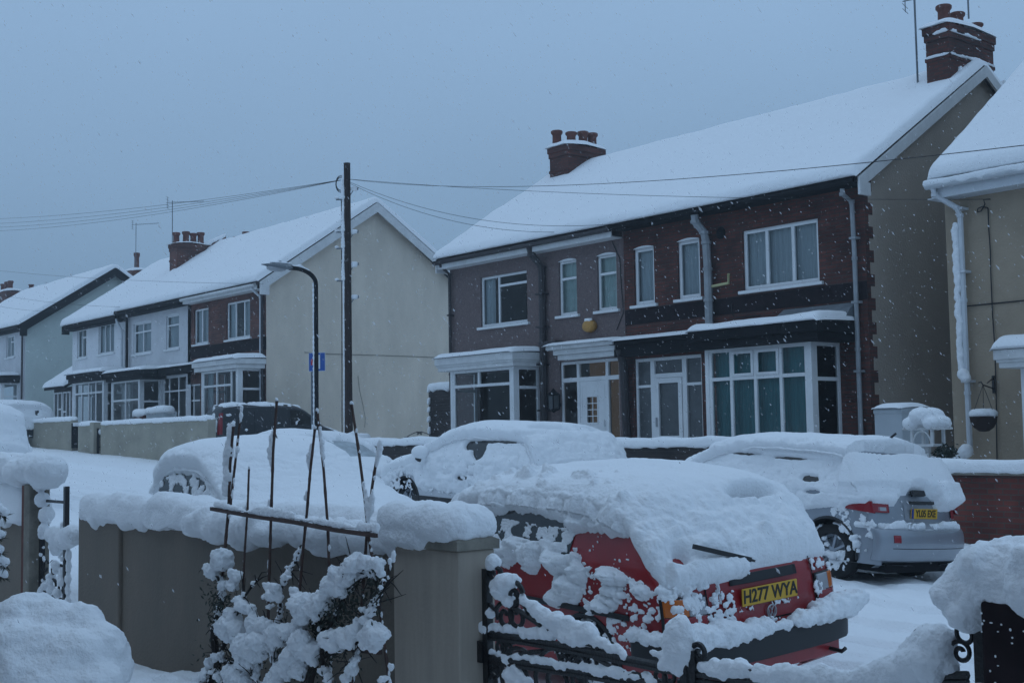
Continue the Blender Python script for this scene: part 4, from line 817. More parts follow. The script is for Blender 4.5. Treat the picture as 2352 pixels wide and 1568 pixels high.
# plastered snow down the windward side of pole
LDv = Vector(LD)
blob('snow', [((px+LD[0]*.09, py+LD[1]*.09, z), (.045+.02*abs(sin(z*3.1)), .05, .09)) for z in np.arange(pz0+.6, P0[2]-.3, .12)], pole, voxel=.03, disp=.01, ns=.1)
cb = MB(); cz = at('A2', 478, 180, d=33.)[2]
for k in range(3):
    cb.tube([(px+LD[0]*(.16+.13*cos(t)*(1-k*.15))-.0, py+LD[1]*(.16+.13*cos(t)), cz+(.22-.03*k)*sin(t)) for t in np.linspace(0, 2*pi, 18)], .009, 5)
cb.tube([(px-.12, py-.1, P0[2]-.9), (px-.13, py-.1, 5), (px-.16, py-.1, 1.2)], .012, 5); cb.build('cable_coil', CABLE, pole)
lx, ly = -27.8, 16.43; z0 = gz1(lx, 15.5)-.1; zt = at('D', 735, 640, Y=ly)[2]
lamp = empty('street_lamp', (lx, ly, z0), 'black street lamp column with a grey lantern overhanging the road beside the blue sign', 'street lamp')
b = MB(); zc = at('D', 700, 612, Y=15.75)[2]; b.tube([(lx, ly, z0), (lx, ly, zt-.12)]+[(lx, ly-.62+.62*cos(t), zt-.12+(zc+.04-zt+.12)*sin(t)) for t in np.linspace(.15, pi/2, 10)]+[(lx, ly-.75, zc+.03)], .055, 12); b.tube([(lx, ly, z0), (lx, ly, z0+1.2)], .085, 12); b.build('column', BLACK, lamp, smooth=True)
hd = MB(); P = np.zeros((14, 16, 3))
for i, u in enumerate(np.linspace(0, 1, 14)):
    w_ = .155*(np.sin(pi*min(1, u*1.15+.08))**.55)*(1-.25*u)+.02; h_ = .075*(np.sin(pi*min(1, u*1.02+.04))**.6)*(1-.35*u)+.012
    for j in range(16):
        a = 2*pi*j/16; P[i, j] = (lx+w_*cos(a), ly-.7-.80*u, zc+.03+.035*u+h_*sin(a)*(1.0 if sin(a) > 0 else .8))
hd.grid(P, closev=True); hd.f.append(tuple(range(16))[::-1]); hd.f.append(tuple(13*16+i for i in range(16))); hd.lathe((lx, ly-1.0, zc+.12), [(.035, 0), (.035, .06), (.01, .07)], 10); hd.build('lantern', GALV, lamp, smooth=True)
b = MB(); b.ico((lx, ly-1.1, zc-.0), (.10, .28, .09), 2); b.build('lens', LAMPC, lamp, smooth=True)
blob('snow', [((lx, ly-.45-.62*(1-cos(t))*0+.0, zc+.1), (.05, .1, .04)) for t in (0,)]+[((lx, ly-.62+.62*cos(t)-.0, zt-.12+(zc+.04-zt+.12)*sin(t)+.045), (.05, .07, .035)) for t in np.linspace(.9, pi/2, 7)]+[((lx, ly-.75-.09*q, zc+.135), (.08, .09, .03)) for q in range(6)], lamp, voxel=.02, disp=.008, ns=.06)
blob('snow', [((lx-.035, ly-.045, z), (.032+.01*abs(sin(z*2.7)), .04, .1)) for z in np.arange(z0+1.3, zt-.1, .13)], lamp, voxel=.025, disp=.006, ns=.1)
MB().box(lx-.07, lx+.07, ly-.10, ly-.086, 2.05-.25, 2.05+.12).build('notice', SIGNW, lamp)
sc = at('D', 728, 831, Y=17.5); sg = empty('road_sign', (sc[0], sc[1], gz1(sc[0], 15)), 'blue dead end road sign on a grey post behind the street lamp', 'sign')
rot = radians(30); ux = Vector((cos(rot), sin(rot), 0)); nn = Vector((sin(rot), -cos(rot), 0))
pc = at('D', 717, 880, Y=17.55); MB().tube([(pc[0], 17.55, gz1(sc[0], 15)-.1), (pc[0], 17.55, sc[2]+.1)], .035, 10).build('post', GALV, sg, smooth=True)
def panel(u0, u1, w0, w1, o, t, m, nm, par=sg, smooth=False):
    c = Vector(sc); q = []
    for oo in (o, o+t):
        for (u, w_) in ((u0, w0), (u1, w0), (u1, w1), (u0, w1)): q.append(c+ux*u+Vector((0, 0, w_))+nn*oo)
    return MB().hexa(q).build(nm, m, par)
hs = .235; pb = panel(-hs, hs, -hs, hs, 0, .006, SIGNB, 'panel'); panel(-hs-.012, hs+.012, -hs-.012, hs+.012, -.006, .005, SIGNW, 'border', pb)
panel(.03, .10, -hs+.05, hs-.05, .007, .003, SIGNW, 'symbol', pb); panel(-.12, .028, -.035, .035, .007, .003, SIGNW, 'symbol', pb); panel(-.175, -.122, -.08, .08, .008, .003, SIGNR, 'symbol', pb)
def wire(a, b, sag, label, r=.011, grp='overhead telephone wires'):
    a = Vector(a); b_ = Vector(b); t = np.linspace(0, 1, 28); pts = [a.lerp(b_, q)-Vector((0, 0, sag*4*q*(1-q))) for q in t]
    o = MB().tube(pts, r, 5).build('telephone_wire', CABLE, None); based(o, label, 'wire', grp)
top = at('D', 790, 412, d=33.); T0 = (px, py, top[2])
for i, (y, sg_) in enumerate(((500, .22), (511, .24), (520, .27), (528, .3))):
    e_ = at('D', -60, y+4, X=-62); wire(T0, e_, sg_, ['topmost overhead wire running left from the pole', 'second overhead wire running left from the pole', 'third overhead wire running left from the pole', 'lowest overhead wire running left from the pole'][i], .0052)
e_ = at('D', 2420, 326, X=-6.); wire(T0, e_, .3, 'overhead wire running right across the chimney roof to the far right edge', .0047)
e_ = at('D', 2272, 458, Y=YF-.03); wire(T0, e_, .15, 'overhead wire running right to the tan house', .0047)
e_ = at('D', 1480, 507, Y=19.9); wire((T0[0], T0[1], T0[2]-.05), e_, .5, 'overhead wire running right to the eave above the party line', .0052)
e_ = at('D', 1290, 533, Y=19.9); wire((T0[0], T0[1], T0[2]-.08), e_, .35, 'overhead wire running right to the eave of the pebbledashed house', .0052)
for i, (ya, xb, yb_) in enumerate(((618, 605, 652), (668, 275, 705), (693, 150, 715))):
    a = at('D', -60, ya-3, X=-62); e_ = at('D', xb, yb_, Y=19.8); wire(a, e_, .15, ['thin wire to the brick terraced house eave', 'thin wire to the off-white terraced house eave', 'thin wire to the white terraced house eave'][i], .0047)
# ------------------------------------------------------------------ cars
def roughen(o, vox):
    m = o.modifiers.new('fuse', 'REMESH'); m.mode = 'VOXEL'; m.voxel_size = vox; m.use_smooth_shade = True
    tx = bpy.data.textures.get('crust') or bpy.data.textures.new('crust', 'CLOUDS'); tx.noise_scale = .02; tx.noise_depth = 2
    d = o.modifiers.new('lumps', 'DISPLACE'); d.texture = tx; d.strength = vox*2.6; d.texture_coords = 'GLOBAL'; return o
def car(name, label, loc, yaw, roll, pitch, prof, Wd_, belt, H, tap, snowf, paint, n=200, m=110, ns=None, bow=.10, wheels=(), wr=.29, archr=.34, group=None, cat='car', pe=(.10, .45, .14, .6), Lc=None):
    root = empty(name, loc, label, cat, group, (roll, pitch, pi+yaw))
    pr = resample(chaikin(prof, 2), 600); Lc = Lc or pr[:, 0].max(); w = Wd_/2
    def hw(x, z):
        pl = 1-pe[0]*np.clip(1-x/pe[1], 0, 1)**2-pe[2]*np.clip(1-(Lc-x)/pe[3], 0, 1)**2
        t = np.clip((z-belt)/(H-belt), 0, 1.2); lo = np.clip((belt-.12-z)/(belt-.2), 0, 1)
        return w*pl*(1-tap*t**1.15)*(1-.055*lo**2)
    def dfm(P):
        P = P.copy(); k = np.clip(1-P[..., 0]/.9, 0, 1)
        P[..., 0] += bow*np.abs(P[..., 1]/w)**3*k; return P
    zb = .22
    def surf(nn_, mm):
        c = resample(pr, nn_); X = c[:, 0]; Z = c[:, 1]; re = np.minimum(.11, np.maximum(.02, (Z-zb)*.3)); cr = .035
        zs = Z-re-cr; we = hw(X, zs); kt = int(mm*.42); kd = mm-kt
        q = np.linspace(0, 1, kt); s = 1-(1-q)**1.8
        yt = we[:, None]*s[None]; ztp = Z[:, None]-cr*s[None]**2-re[:, None]*(1-(1-s[None]**4)**.5)
        tt = np.linspace(0, 1, kd+1)[1:]; zd = zs[:, None]+(zb-zs)[:, None]*tt[None]; zd = np.minimum(zd, zs[:, None]); yd = hw(X[:, None]*np.ones_like(zd), zd)
        y = np.c_[yt, yd]; z = np.c_[ztp, zd]; y = np.c_[y, y[:, -1:]*.4]; z = np.c_[z, z[:, -1:]]
        Y = np.c_[-y[:, ::-1], y[:, 1:]]; Zz = np.c_[z[:, ::-1], z[:, 1:]]; G = np.stack([np.repeat(X[:, None], Y.shape[1], 1), Y, Zz], -1)
        return dfm(G)
    G = surf(n, m); b = MB(); b.grid(G)
    if wheels:
        V = np.array(b.v); ff = []
        for f in b.f:
            c = V[list(f)].mean(0)
            if any((c[0]-wx)**2+(c[2]-wr)**2 < archr**2 for wx in wheels) and abs(c[1]) > w*.7: continue
            ff.append(f)
        b.f = ff
    body = b.build('body', paint, root, smooth=True, local=True)
    for wx in wheels:
        for s in (-1, 1):
            yo = float(hw(np.array(wx), np.array(wr)))
            lip = MB(); pts = [(wx+archr*cos(t), s*(float(hw(np.array(wx), np.array(wr+archr*sin(t))))+.002), wr+archr*sin(t)) for t in np.linspace(-.15, pi+.15, 26)]; lip.tube(pts, .016, 6)
            q = MB(); A = np.linspace(-.2, pi+.2, 24); Pg = np.zeros((24, 2, 3))
            for i, t in enumerate(A): Pg[i, 0] = (wx+archr*cos(t), s*(yo-.01), wr+archr*sin(t)); Pg[i, 1] = (wx+archr*cos(t), s*(yo-.3), wr+archr*sin(t))
            lip.grid(Pg); lip.box(wx-archr, wx+archr, min(s*(yo-.31), s*(yo-.3)), max(s*(yo-.31), s*(yo-.3)), .2, wr+archr); lip.build('wheel_arch', BLKPL, root, smooth=True, local=True)
            W_ = bpy.data.objects.new('wheel', None); COL.objects.link(W_); W_.parent = root; W_.location = (wx, s*(yo-.13), wr)
            ty = MB(); ty.lathe((0, 0, 0), [(wr*.62, -.09), (wr*.9, -.095), (wr, -.07), (wr, .07), (wr*.9, .095), (wr*.62, .09)], 32, 'y'); ty.build('tyre', RUBBER, W_, smooth=True, local=True)
            rm = MB(); rm.lathe((0, s*.05, 0), [(wr*.63, 0), (wr*.6, s*.02), (wr*.56, -.0), (wr*.5, -s*.03)], 32, 'y'); rm.lathe((0, s*.02, 0), [(wr*.5, -s*.02), (.01, -s*.02)], 20, 'y')
            for k in range(7):
                a = 2*pi*k/7; rm.beam((0.03*cos(a), s*.05, .03*sin(a)), (wr*.6*cos(a), s*.05, wr*.6*sin(a)), .03, .035, (0, 1, 0))
            rm.lathe((0, s*.05, 0), [(.05, 0), (.045, s*.02), (.005, s*.025)], 12, 'y'); rm.build('rim', SILV, W_, smooth=False, local=True)
            if snowf:
                rq = random.Random(int(wx*100)); ws = MB()
                for k in range(46):
                    a = rq.gauss(-pi/2, 1.1); q = wr*rq.uniform(.1, .85); ws.ico((q*cos(a), s*(.06+.02*rq.random()), q*sin(a)*.9), (rq.uniform(.02, .05), .03, rq.uniform(.02, .045)), 2)
                for k in range(22):
                    a = rq.uniform(.15, pi-.15); ws.ico((wr*1.0*cos(a), s*.04, wr*1.0*sin(a)), (.04, .06, .025), 1)
                roughen(ws.build('wheel_snow', SNOW, W_, smooth=True, local=True), .012)
    if snowf:
        G = surf(*(ns or (n, m))); gu = np.gradient(G, axis=0); gv = np.gradient(G, axis=1); nr = np.cross(gv, gu); nr /= np.linalg.norm(nr, axis=-1)[..., None]+1e-9
        if nr[nr.shape[0]//2, nr.shape[1]//2, 2] < 0: nr = -nr
        T = snowf(G, nr); T = np.where(T > 0, T+.02*np.clip(T/.02, 0, 1), np.maximum(T, -.02)-.008)
        up = np.array([0, 0, 1.]); lump = 1+.0*T
        S_ = G+(nr*.8+up*.35*np.clip(nr[..., 2:3]+.3, 0, 1))*T[..., None]
        S_[..., 2] = np.maximum(S_[..., 2], .16)
        V = MB(); V.grid(S_); keep = (T > -.02).reshape(-1); V.f = [f for f in V.f if any(keep[i] for i in f)]
        if wheels:
            A_ = np.array(V.v); V.f = [f for f in V.f if not any((A_[f[0]][0]-wx)**2+(A_[f[0]][2]-wr)**2 < (archr*1.0)**2 and abs(A_[f[0]][1]) > w*.6 and A_[f[0]][2] < wr+archr*.97 for wx in wheels)]
        V.build('snow_cover', SNOW, root, smooth=True, local=True)
    root_info = dict(root=root, hw=hw, dfm=dfm, pr=pr, w=w)
    return root_info
def rear_x(ci, z):
    pr = ci['pr']; k = int(np.argmax(pr[:, 1])); seg = pr[:k+1]; return float(np.interp(z, np.maximum.accumulate(seg[:, 1]), seg[:, 0]))
def rear_patch(ci, name, m, y0, y1, z0, z1, off, parent=None, thick=0, n=14, crown=.03):
    ys = np.linspace(y0, y1, n); zs = np.linspace(z0, z1, n); P = np.zeros((n, n, 3))
    for i, y in enumerate(ys):
        for j, z in enumerate(zs): P[i, j] = (rear_x(ci, z+crown*(y/ci['w'])**2), y, z)
    P = ci['dfm'](P)
    # corners wrap on to the side
    k = np.clip((np.abs(P[..., 1])-(ci['w']*.90-.05))/.08, 0, 3); P[..., 0] += .022*k**2
    P[..., 0] -= off; b = MB(); b.grid(P); o = b.build(name, m, parent or ci['root'], smooth=True, local=True)
    if thick: s = o.modifiers.new('thickness', 'SOLIDIFY'); s.thickness = thick; s.offset = 0
    return o
def side_patch(ci, name, m, quad, off=.006, sd=1, n=14, parent=None, thick=0):
    q = np.array(quad, float); P = np.zeros((n, n, 3))
    for i, u in enumerate(np.linspace(0, 1, n)):
        for j, v in enumerate(np.linspace(0, 1, n)):
            p = q[0]*(1-u)*(1-v)+q[1]*u*(1-v)+q[2]*u*v+q[3]*(1-u)*v; y = float(ci['hw'](np.array(p[0]), np.array(p[1])))+off; P[i, j] = (p[0], sd*y, p[1])
    b = MB(); b.grid(ci['dfm'](P)); o = b.build(name, m, parent or ci['root'], smooth=True, local=True)
    if thick: s = o.modifiers.new('thickness', 'SOLIDIFY'); s.thickness = thick; s.offset = 0
    return o
def gau(G, c, r, k=1.): return k*np.exp(-(((G-np.array(c))/np.array(r))**2).sum(-1))
def box01(G, x=None, y=None, z=None, s=.05):
    r = 1.
    for k, lim in ((0, x), (1, y), (2, z)):
        if lim: r = r*ss(lim[0]-s, lim[0]+s, G[..., k])*(1-ss(lim[1]-s, lim[1]+s, G[..., k]))
    return r
# --- red hatchback, snow plastered, near side of the road
RP = [(.10, .24), (.04, .30), (.03, .50), (.06, .56), (.07, .66), (.09, .80), (.12, .90), (.20, 1.00), (.38, 1.17), (.56, 1.30), (.85, 1.355), (1.3, 1.375), (1.9, 1.365), (2.3, 1.31), (2.68, 1.08), (2.9, .96), (3.05, .91), (3.35, .84), (3.6, .77), (3.70, .66), (3.74, .5), (3.73, .34), (3.66, .24)]
def snow_red(G, nr):
    nz = nr[..., 2]; x, y, z = G[..., 0], G[..., 1], G[..., 2]
    big = fbm(G, 2.2, 3, 11); fine = billow(G, 9, 3, 12); med = fbm(G, 6, 3, 14)
    T = ss(.30, .72, nz)*(.135+.03*big)                               # lies on roof, glass and bonnet
    T = T+.030*fine*(1-.85*ss(.75, .97, nz))-.035
    over = ss(.5, .58, x)*ss(2.8, 2.6, x)*ss(.3, .4, y)*ss(1.155-.03, 1.155+.03, z+.075*ss(1.15, .85, x)+.10*fbm(G*[1, 0, 0], 5.5, 3, 17)+.03*fine); T = np.maximum(T, over*(.115+.06*med+.06*fine)-.02)   # overhang above side glass
    side = np.abs(nz) < .45; sd = ss(.5, .2, nz)*(y > 0)
    # snow stuck to the side: a lump list in car coordinates (x from the tail, height)
    for cx, cz, rx, rz, k in ((1.62, .93, .60, .12, .125), (1.28, .94, .24, .13, .12), (1.75, .86, .30, .07, .08), (1.10, .74, .15, .115, .13), (.98, .84, .10, .10, .09), (1.22, .64, .10, .08, .10), (.80, .90, .16, .06, .09), (.62, .86, .16, .06, .08),
                              (.60, .74, .20, .075, .085), (.38, .80, .17, .08, .085), (.75, .66, .10, .05, .05), (.45, .62, .14, .045, .05), (.98, .98, .09, .07, .09), (.20, .70, .12, .05, .07), (.16, .82, .12, .05, .09), (.68, .50, .07, .06, .06), (.90, .62, .06, .05, .05), (2.2, .8, .4, .2, .08), (.95, .42, .12, .05, .06), (2.0, 1.0, .12, .2, .06), (1.6, .5, .2, .05, .05)):
        gk = np.exp(-(((x-cx)/rx)**2+((z-cz)/rz)**2)**1.2); T = np.maximum(T, sd*(gk*(k+.05*fine+.05*med)*(1.35 if cz > .82 and cx > 1.2 else 1.27)-.046+.035*med+.02*fine))
    pt = np.minimum(.22*fbm(G, 11, 3, 45), .04)-.04-.03*ss(.5, .35, z); T = np.maximum(T, sd*pt*ss(.45, .6, x+.2*med)*(x < 3.4))
    # bare places
    bare = np.exp(-(((x-.80)/.20)**2+((z-1.02)/.105)**2)**2)*sd; T = T-bare*.25                 # red pillar behind the side glass
    bare = np.exp(-(((x-1.52)/.42)**2+((z-1.115)/.075)**2)**2)*sd; T = T-bare*(.20+.1*med)        # dark strip of the side glass
    # tail: heaped rear window, clear number plate
    rear = (x < .5)*ss(.75, .3, nz)
    T = np.maximum(T, box01(G, x=(-.1, .6), y=(-.66, .30), z=(.91, 1.15), s=.04)*(.09+.05*med+.04*fine))
    T = np.maximum(T, box01(G, x=(-.1, .45), y=(.16, .72), z=(.83, .93), s=.03)*(.11+.03*fine))
    T = T-box01(G, x=(-.1, .35), y=(-.60, .60), z=(.58, .82), s=.03)*.2
    T = T-.35*np.exp(-(((x-.20)/.055)**2+((y-.62)/.05)**2+((z-1.0)/.06)**2))
    T = np.maximum(T, box01(G, x=(-.1, .3), y=(.40, .70), z=(.66, .84), s=.02)*(np.minimum(.25*fbm(G, 15, 3, 33), .04)-.02))
    gap = np.exp(-(((x-.46)/.065)**2+((y+.36)/.25)**2+((z-1.245)/.05)**2)**2.); T = T-gap*(.34+.3*med)
    T = np.where(z < .5, np.minimum(T, -.02+.12*np.maximum(0, fbm(G, 7, 2, 40)-.32)), T)
    T = np.where(z < .28, -1, T); return np.minimum(T, .19)
w_lim = 2
gr = gz1(-6.5, 6.76)
red = car('hatchback_car', 'red hatchback plastered with snow just behind the iron gates', (-5.49, 6.63, gr-.02), radians(-2), -.055, -.035, RP, 1.60, .92, 1.37, .17, snow_red, REDP, n=260, m=120, ns=(430, 250), bow=.09, wheels=(.93, 3.02), wr=.27, archr=.31, pe=(.07, .4, .16, .7))
def dress_red():
    ci = red; R_ = ci['root']
    side_patch(ci, 'side_window', GLSOL, [(1.10, .90), (2.35, .90), (2.10, 1.24), (1.02, 1.24)]); side_patch(ci, 'side_window', GLSOL, [(1.10, .90), (2.35, .90), (2.10, 1.24), (1.02, 1.24)], sd=-1)
    rear_patch(ci, 'rear_window', GLSOL, -.56, .56, .95, 1.29, .006)
    side_patch(ci, 'moulding', BLKPL, [(.45, .60), (3.0, .60), (3.0, .635), (.45, .635)], off=.012, thick=.012)
    side_patch(ci, 'door_handle', BLKPL, [(1.02, .76), (1.22, .76), (1.22, .79), (1.02, .79)], off=.02, thick=.02)
    side_patch(ci, 'door_seam', BLACK, [(.985, .34), (.998, .34), (.998, .9), (.985, .9)], off=.003)
    b = rear_patch(ci, 'bumper', BLKPL, -.83, .83, .345, .50, .075, thick=.05, n=24); side_patch(ci, 'bumper', BLKPL, [(.02, .345), (.40, .36), (.40, .49), (.02, .50)], off=.03, thick=.04); side_patch(ci, 'bumper', BLKPL, [(.02, .345), (.40, .36), (.40, .49), (.02, .50)], off=.03, sd=-1, thick=.04)
    # top of the bumper
    for s, lens in ((1, 'l'), (-1, 'r')):
        y0, y1 = (.52, .80) if s > 0 else (-.80, -.52); c = .645
        l = rear_patch(ci, 'tail_lamp', LAMPR, min(s*.53, s*.79), max(s*.53, s*.79), .565, .655, .014, thick=.02)
        rear_patch(ci, 'indicator_lens', LAMPO, min(s*.66, s*.79), max(s*.66, s*.79), .66, .765, .014, parent=l, thick=.02)
        rear_patch(ci, 'reversing_lens', LAMPC, min(s*.53, s*.655), max(s*.53, s*.655), .66, .765, .014, parent=l, thick=.02)
        rear_patch(ci, 'lamp_rim', BLKPL, min(s*.52, s*.8), max(s*.52, s*.8), .555, .775, .006, parent=l, thick=.01)
    for z in (.515, .552): rear_patch(ci, 'seam', BLACK, -.5, .5, z, z+.009, .004)
    for s in (-1, 1): rear_patch(ci, 'seam', BLACK, s*.505-.005, s*.505+.005, .5, .93, .004)
    rear_patch(ci, 'plate_recess', BLKPL, -.33, .30, .80, .86, .006, thick=.01)
    # number plate
    x = rear_x(ci, .72)-.028; yc = -.02; P = MB().box(x-.006, x+.006, yc-.26, yc+.26, .665, .776); p = P.build('number_plate', PLATEY, R_, local=True, bevel=.004)
    tl = math.atan2(rear_x(ci, .78)-rear_x(ci, .66), .12)
    mw = Matrix.Translation((x-.0075, yc, .7205)) @ Matrix(((0, 0, -1, 0), (-1, 0, 0, 0), (0, 1, 0, 0), (0, 0, 0, 1)))
    text('H277 WYA', .118, PLATEB, p, mw, xs=.90)
    MB().lathe((x-.009, yc-.155, .722), [(.009, 0), (.001, -.004)], 10, 'x').build('screw_cap', PLATEB, p, local=True)
    # round badge of two stacked letters in a ring
    bx = rear_x(ci, .59)-.014; c = (bx, -.03, .60); g = MB(); rr = .042
    g.tube([(bx, c[1]+rr*cos(t), c[2]+rr*sin(t)) for t in np.linspace(0, 2*pi, 28)], .0045, 6)
    def seg(a, q): g.tube([(bx, c[1]-a[0]*rr, c[2]+a[1]*rr), (bx, c[1]-q[0]*rr, c[2]+q[1]*rr)], .004, 5)
    for s in (-1, 1):
        seg((s*.42, .88), (0, .12)); seg((s*.82, .52), (s*.40, -.86)); seg((s*.40, -.86), (0, -.02))
    g.build('badge', CHROME, R_, local=True)
    # rear wiper, tow hook
    a = ci['dfm'](np.array([[rear_x(ci, .93)-.03, .02, .92]]))[0]; e_ = (rear_x(ci, 1.14)-.05, .60, 1.08)
    g = MB(); g.tube([tuple(a), (rear_x(ci, 1.0)-.13, .22, .975), (rear_x(ci, 1.06)-.16, .52, 1.06)], [.014, .012, .010], 6); g.beam((rear_x(ci, .96)-.13, .16, .955), (rear_x(ci, 1.07)-.17, .60, 1.085), .018, .03); g.build('wiper', BLKPL, R_, local=True)
    g = MB(); g.tube([(.02, -.55, .28), (-.08, -.55, .275), (-.11, -.55, .30)], .014, 6); g.build('tow_hook', IRON, R_, local=True)
    g = MB(); g.box(.02, .09, -.66, .62, .23, .35); g.build('rear_valance', REDP, R_, local=True, bevel=.02)
    # snow on the bumper ledge and tailgate lip
    bl = []
    rn = random.Random(4)
    for i in range(46):
        y = .80-1.66*i/45; r = .055+.03*rn.random()+(.035 if -.85 < y < -.45 or y > .45 else 0)-(.03 if -.15 < y < .1 else 0)
        bl.append(((-.035+.08*abs(y/.8)**3+rn.uniform(-.015, .01), y, .505+r*.35), (r*.95, r*.9, r*.75)))
    for i in range(12): y = -.5-.38*i/11; bl.append(((-.03+.03*i/11, y, .56+.02*rn.random()), (.06, .06, .06)))
    for i in range(5): bl.append(((.03+.1*i, .83, .53), (.07, .05, .05)))
    b = MB()
    for c_, r in bl: b.ico(c_, r, 2)
    o = b.build('snow_ledge', SNOW, R_, smooth=True, local=True)
    m_ = o.modifiers.new('fuse', 'REMESH'); m_.mode = 'VOXEL'; m_.voxel_size = .011; m_.use_smooth_shade = True
    sm = o.modifiers.new('settle', 'SMOOTH'); sm.iterations = 3; sm.factor = .6
    for sc_, st in ((.07, .03), (.025, .016)):
        tx = bpy.data.textures.new('ledge_lumps', 'CLOUDS'); tx.noise_scale = sc_; dm = o.modifiers.new('lumps', 'DISPLACE'); dm.texture = tx; dm.strength = st*1.6; dm.texture_coords = 'GLOBAL'
dress_red()
# --- silver hatchback across the road
SP = [(.12, .24), (.03, .30), (.0, .45), (.02, .60), (.10, .66), (.13, .80), (.17, .98), (.24, 1.10), (.42, 1.34), (.50, 1.44), (.60, 1.47), (1.1, 1.50), (1.8, 1.50), (2.4, 1.42), (2.9, 1.15), (3.2, 1.0), (3.7, .9), (4.05, .76), (4.18, .6), (4.2, .4), (4.12, .24)]
def snow_silver(G, nr):
    nz = nr[..., 2]; x, y, z = G[..., 0], G[..., 1], G[..., 2]; fine = billow(G, 8, 3, 61); med = fbm(G, 4.5, 3, 62); big = fbm(G, 1.8, 2, 63)
    T = ss(.3, .7, nz)*(.13+.03*big)+.03*fine*(1-.8*ss(.8, .97, nz))-.035
    sd = ss(.5, .2, nz)*(y > 0)
    up = ss(.64+.12*med[...], .80, z)*ss(.1, .3, x); T = np.maximum(T, sd*(up*(.07+.05*med+.03*fine)-.008-.06*(1-up)))
    T = np.maximum(T, sd*box01(G, x=(.4, 3.5), z=(1.30, 1.5), s=.03)*(.14+.04*fine))
    for c, r in (((1.35, 1.29), (.22, .02)), ((2.0, 1.31), (.25, .02)), ((1.05, 1.08), (.16, .035))): T = T-sd*(.16+.45*med)*np.exp(-(((x-c[0])/r[0])**2+((z-c[1])/r[1])**2)**1.5)
    T = T-.4*np.exp(-(((x-.95)/.09)**2+((z-.94)/.022)**2)**2)*sd      # door handle
    T = T-.4*np.exp(-(((x-.30)/.19)**2+((z-.80)/.055)**2)**2)*sd      # tail lamp
    T = T-.5*np.exp(-(((x-.72)/.42)**2+((z-.33)/.40)**2)**3)*sd
    low = np.exp(-(((x-.40)/.16)**2+((z-.42)/.13)**2)**1.2); T = np.maximum(T, sd*(low*(.05+.22*fbm(G, 9, 3, 66))-.025))
    # tail: deep snow on the glass, running off the right corner
    re = (x < .6)*(nr[..., 0] < .2)
    T = np.maximum(T, re*box01(G, x=(-.2, .6), y=(-1., .95), z=(1.0, 1.34), s=.03)*(.14+.03*big))
    T = np.maximum(T, re*box01(G, x=(-.2, .6), y=(-1., -.20), z=(.84, 1.05), s=.035)*(.19+.03*big+.02*fine))
    T = np.maximum(T, re*box01(G, x=(-.2, .6), y=(.42, .95), z=(.88, 1.05), s=.03)*(.09+.02*fine))
    T = T-re*.6*box01(G, y=(-.80, .80), z=(1.315, 1.43), s=.015)
    T = T-re*.5*box01(G, x=(-.2, .4), y=(-.22, .48), z=(.62, .93), s=.02)
    T = T-re*.5*np.exp(-(((y-.10)/.13)**2+((z-1.00)/.035)**2)**2)
    lip = box01(G, x=(-.2, .4), z=(.615, .66), s=.012); T = np.maximum(T, lip*(.03+.05*fine+.07*med))
    T = np.where(z < .6, np.where(T < .03, -.03, T), T); T = np.where(z < .30, -1, T); return np.minimum(T, .2)
gs = gz1(-9.5, 12.2)
sil = car('hatchback_car', 'silver hatchback half bare at the tail beside the red brick garden wall', (-8.35, 12.72, .05), radians(1), .06, -.055, SP, 1.76, .98, 1.48, .2, snow_silver, SILV, n=240, m=110, ns=(360, 210), bow=.16, wheels=(.74, 3.3), wr=.31, archr=.37, pe=(.10, .5, .16, .7))
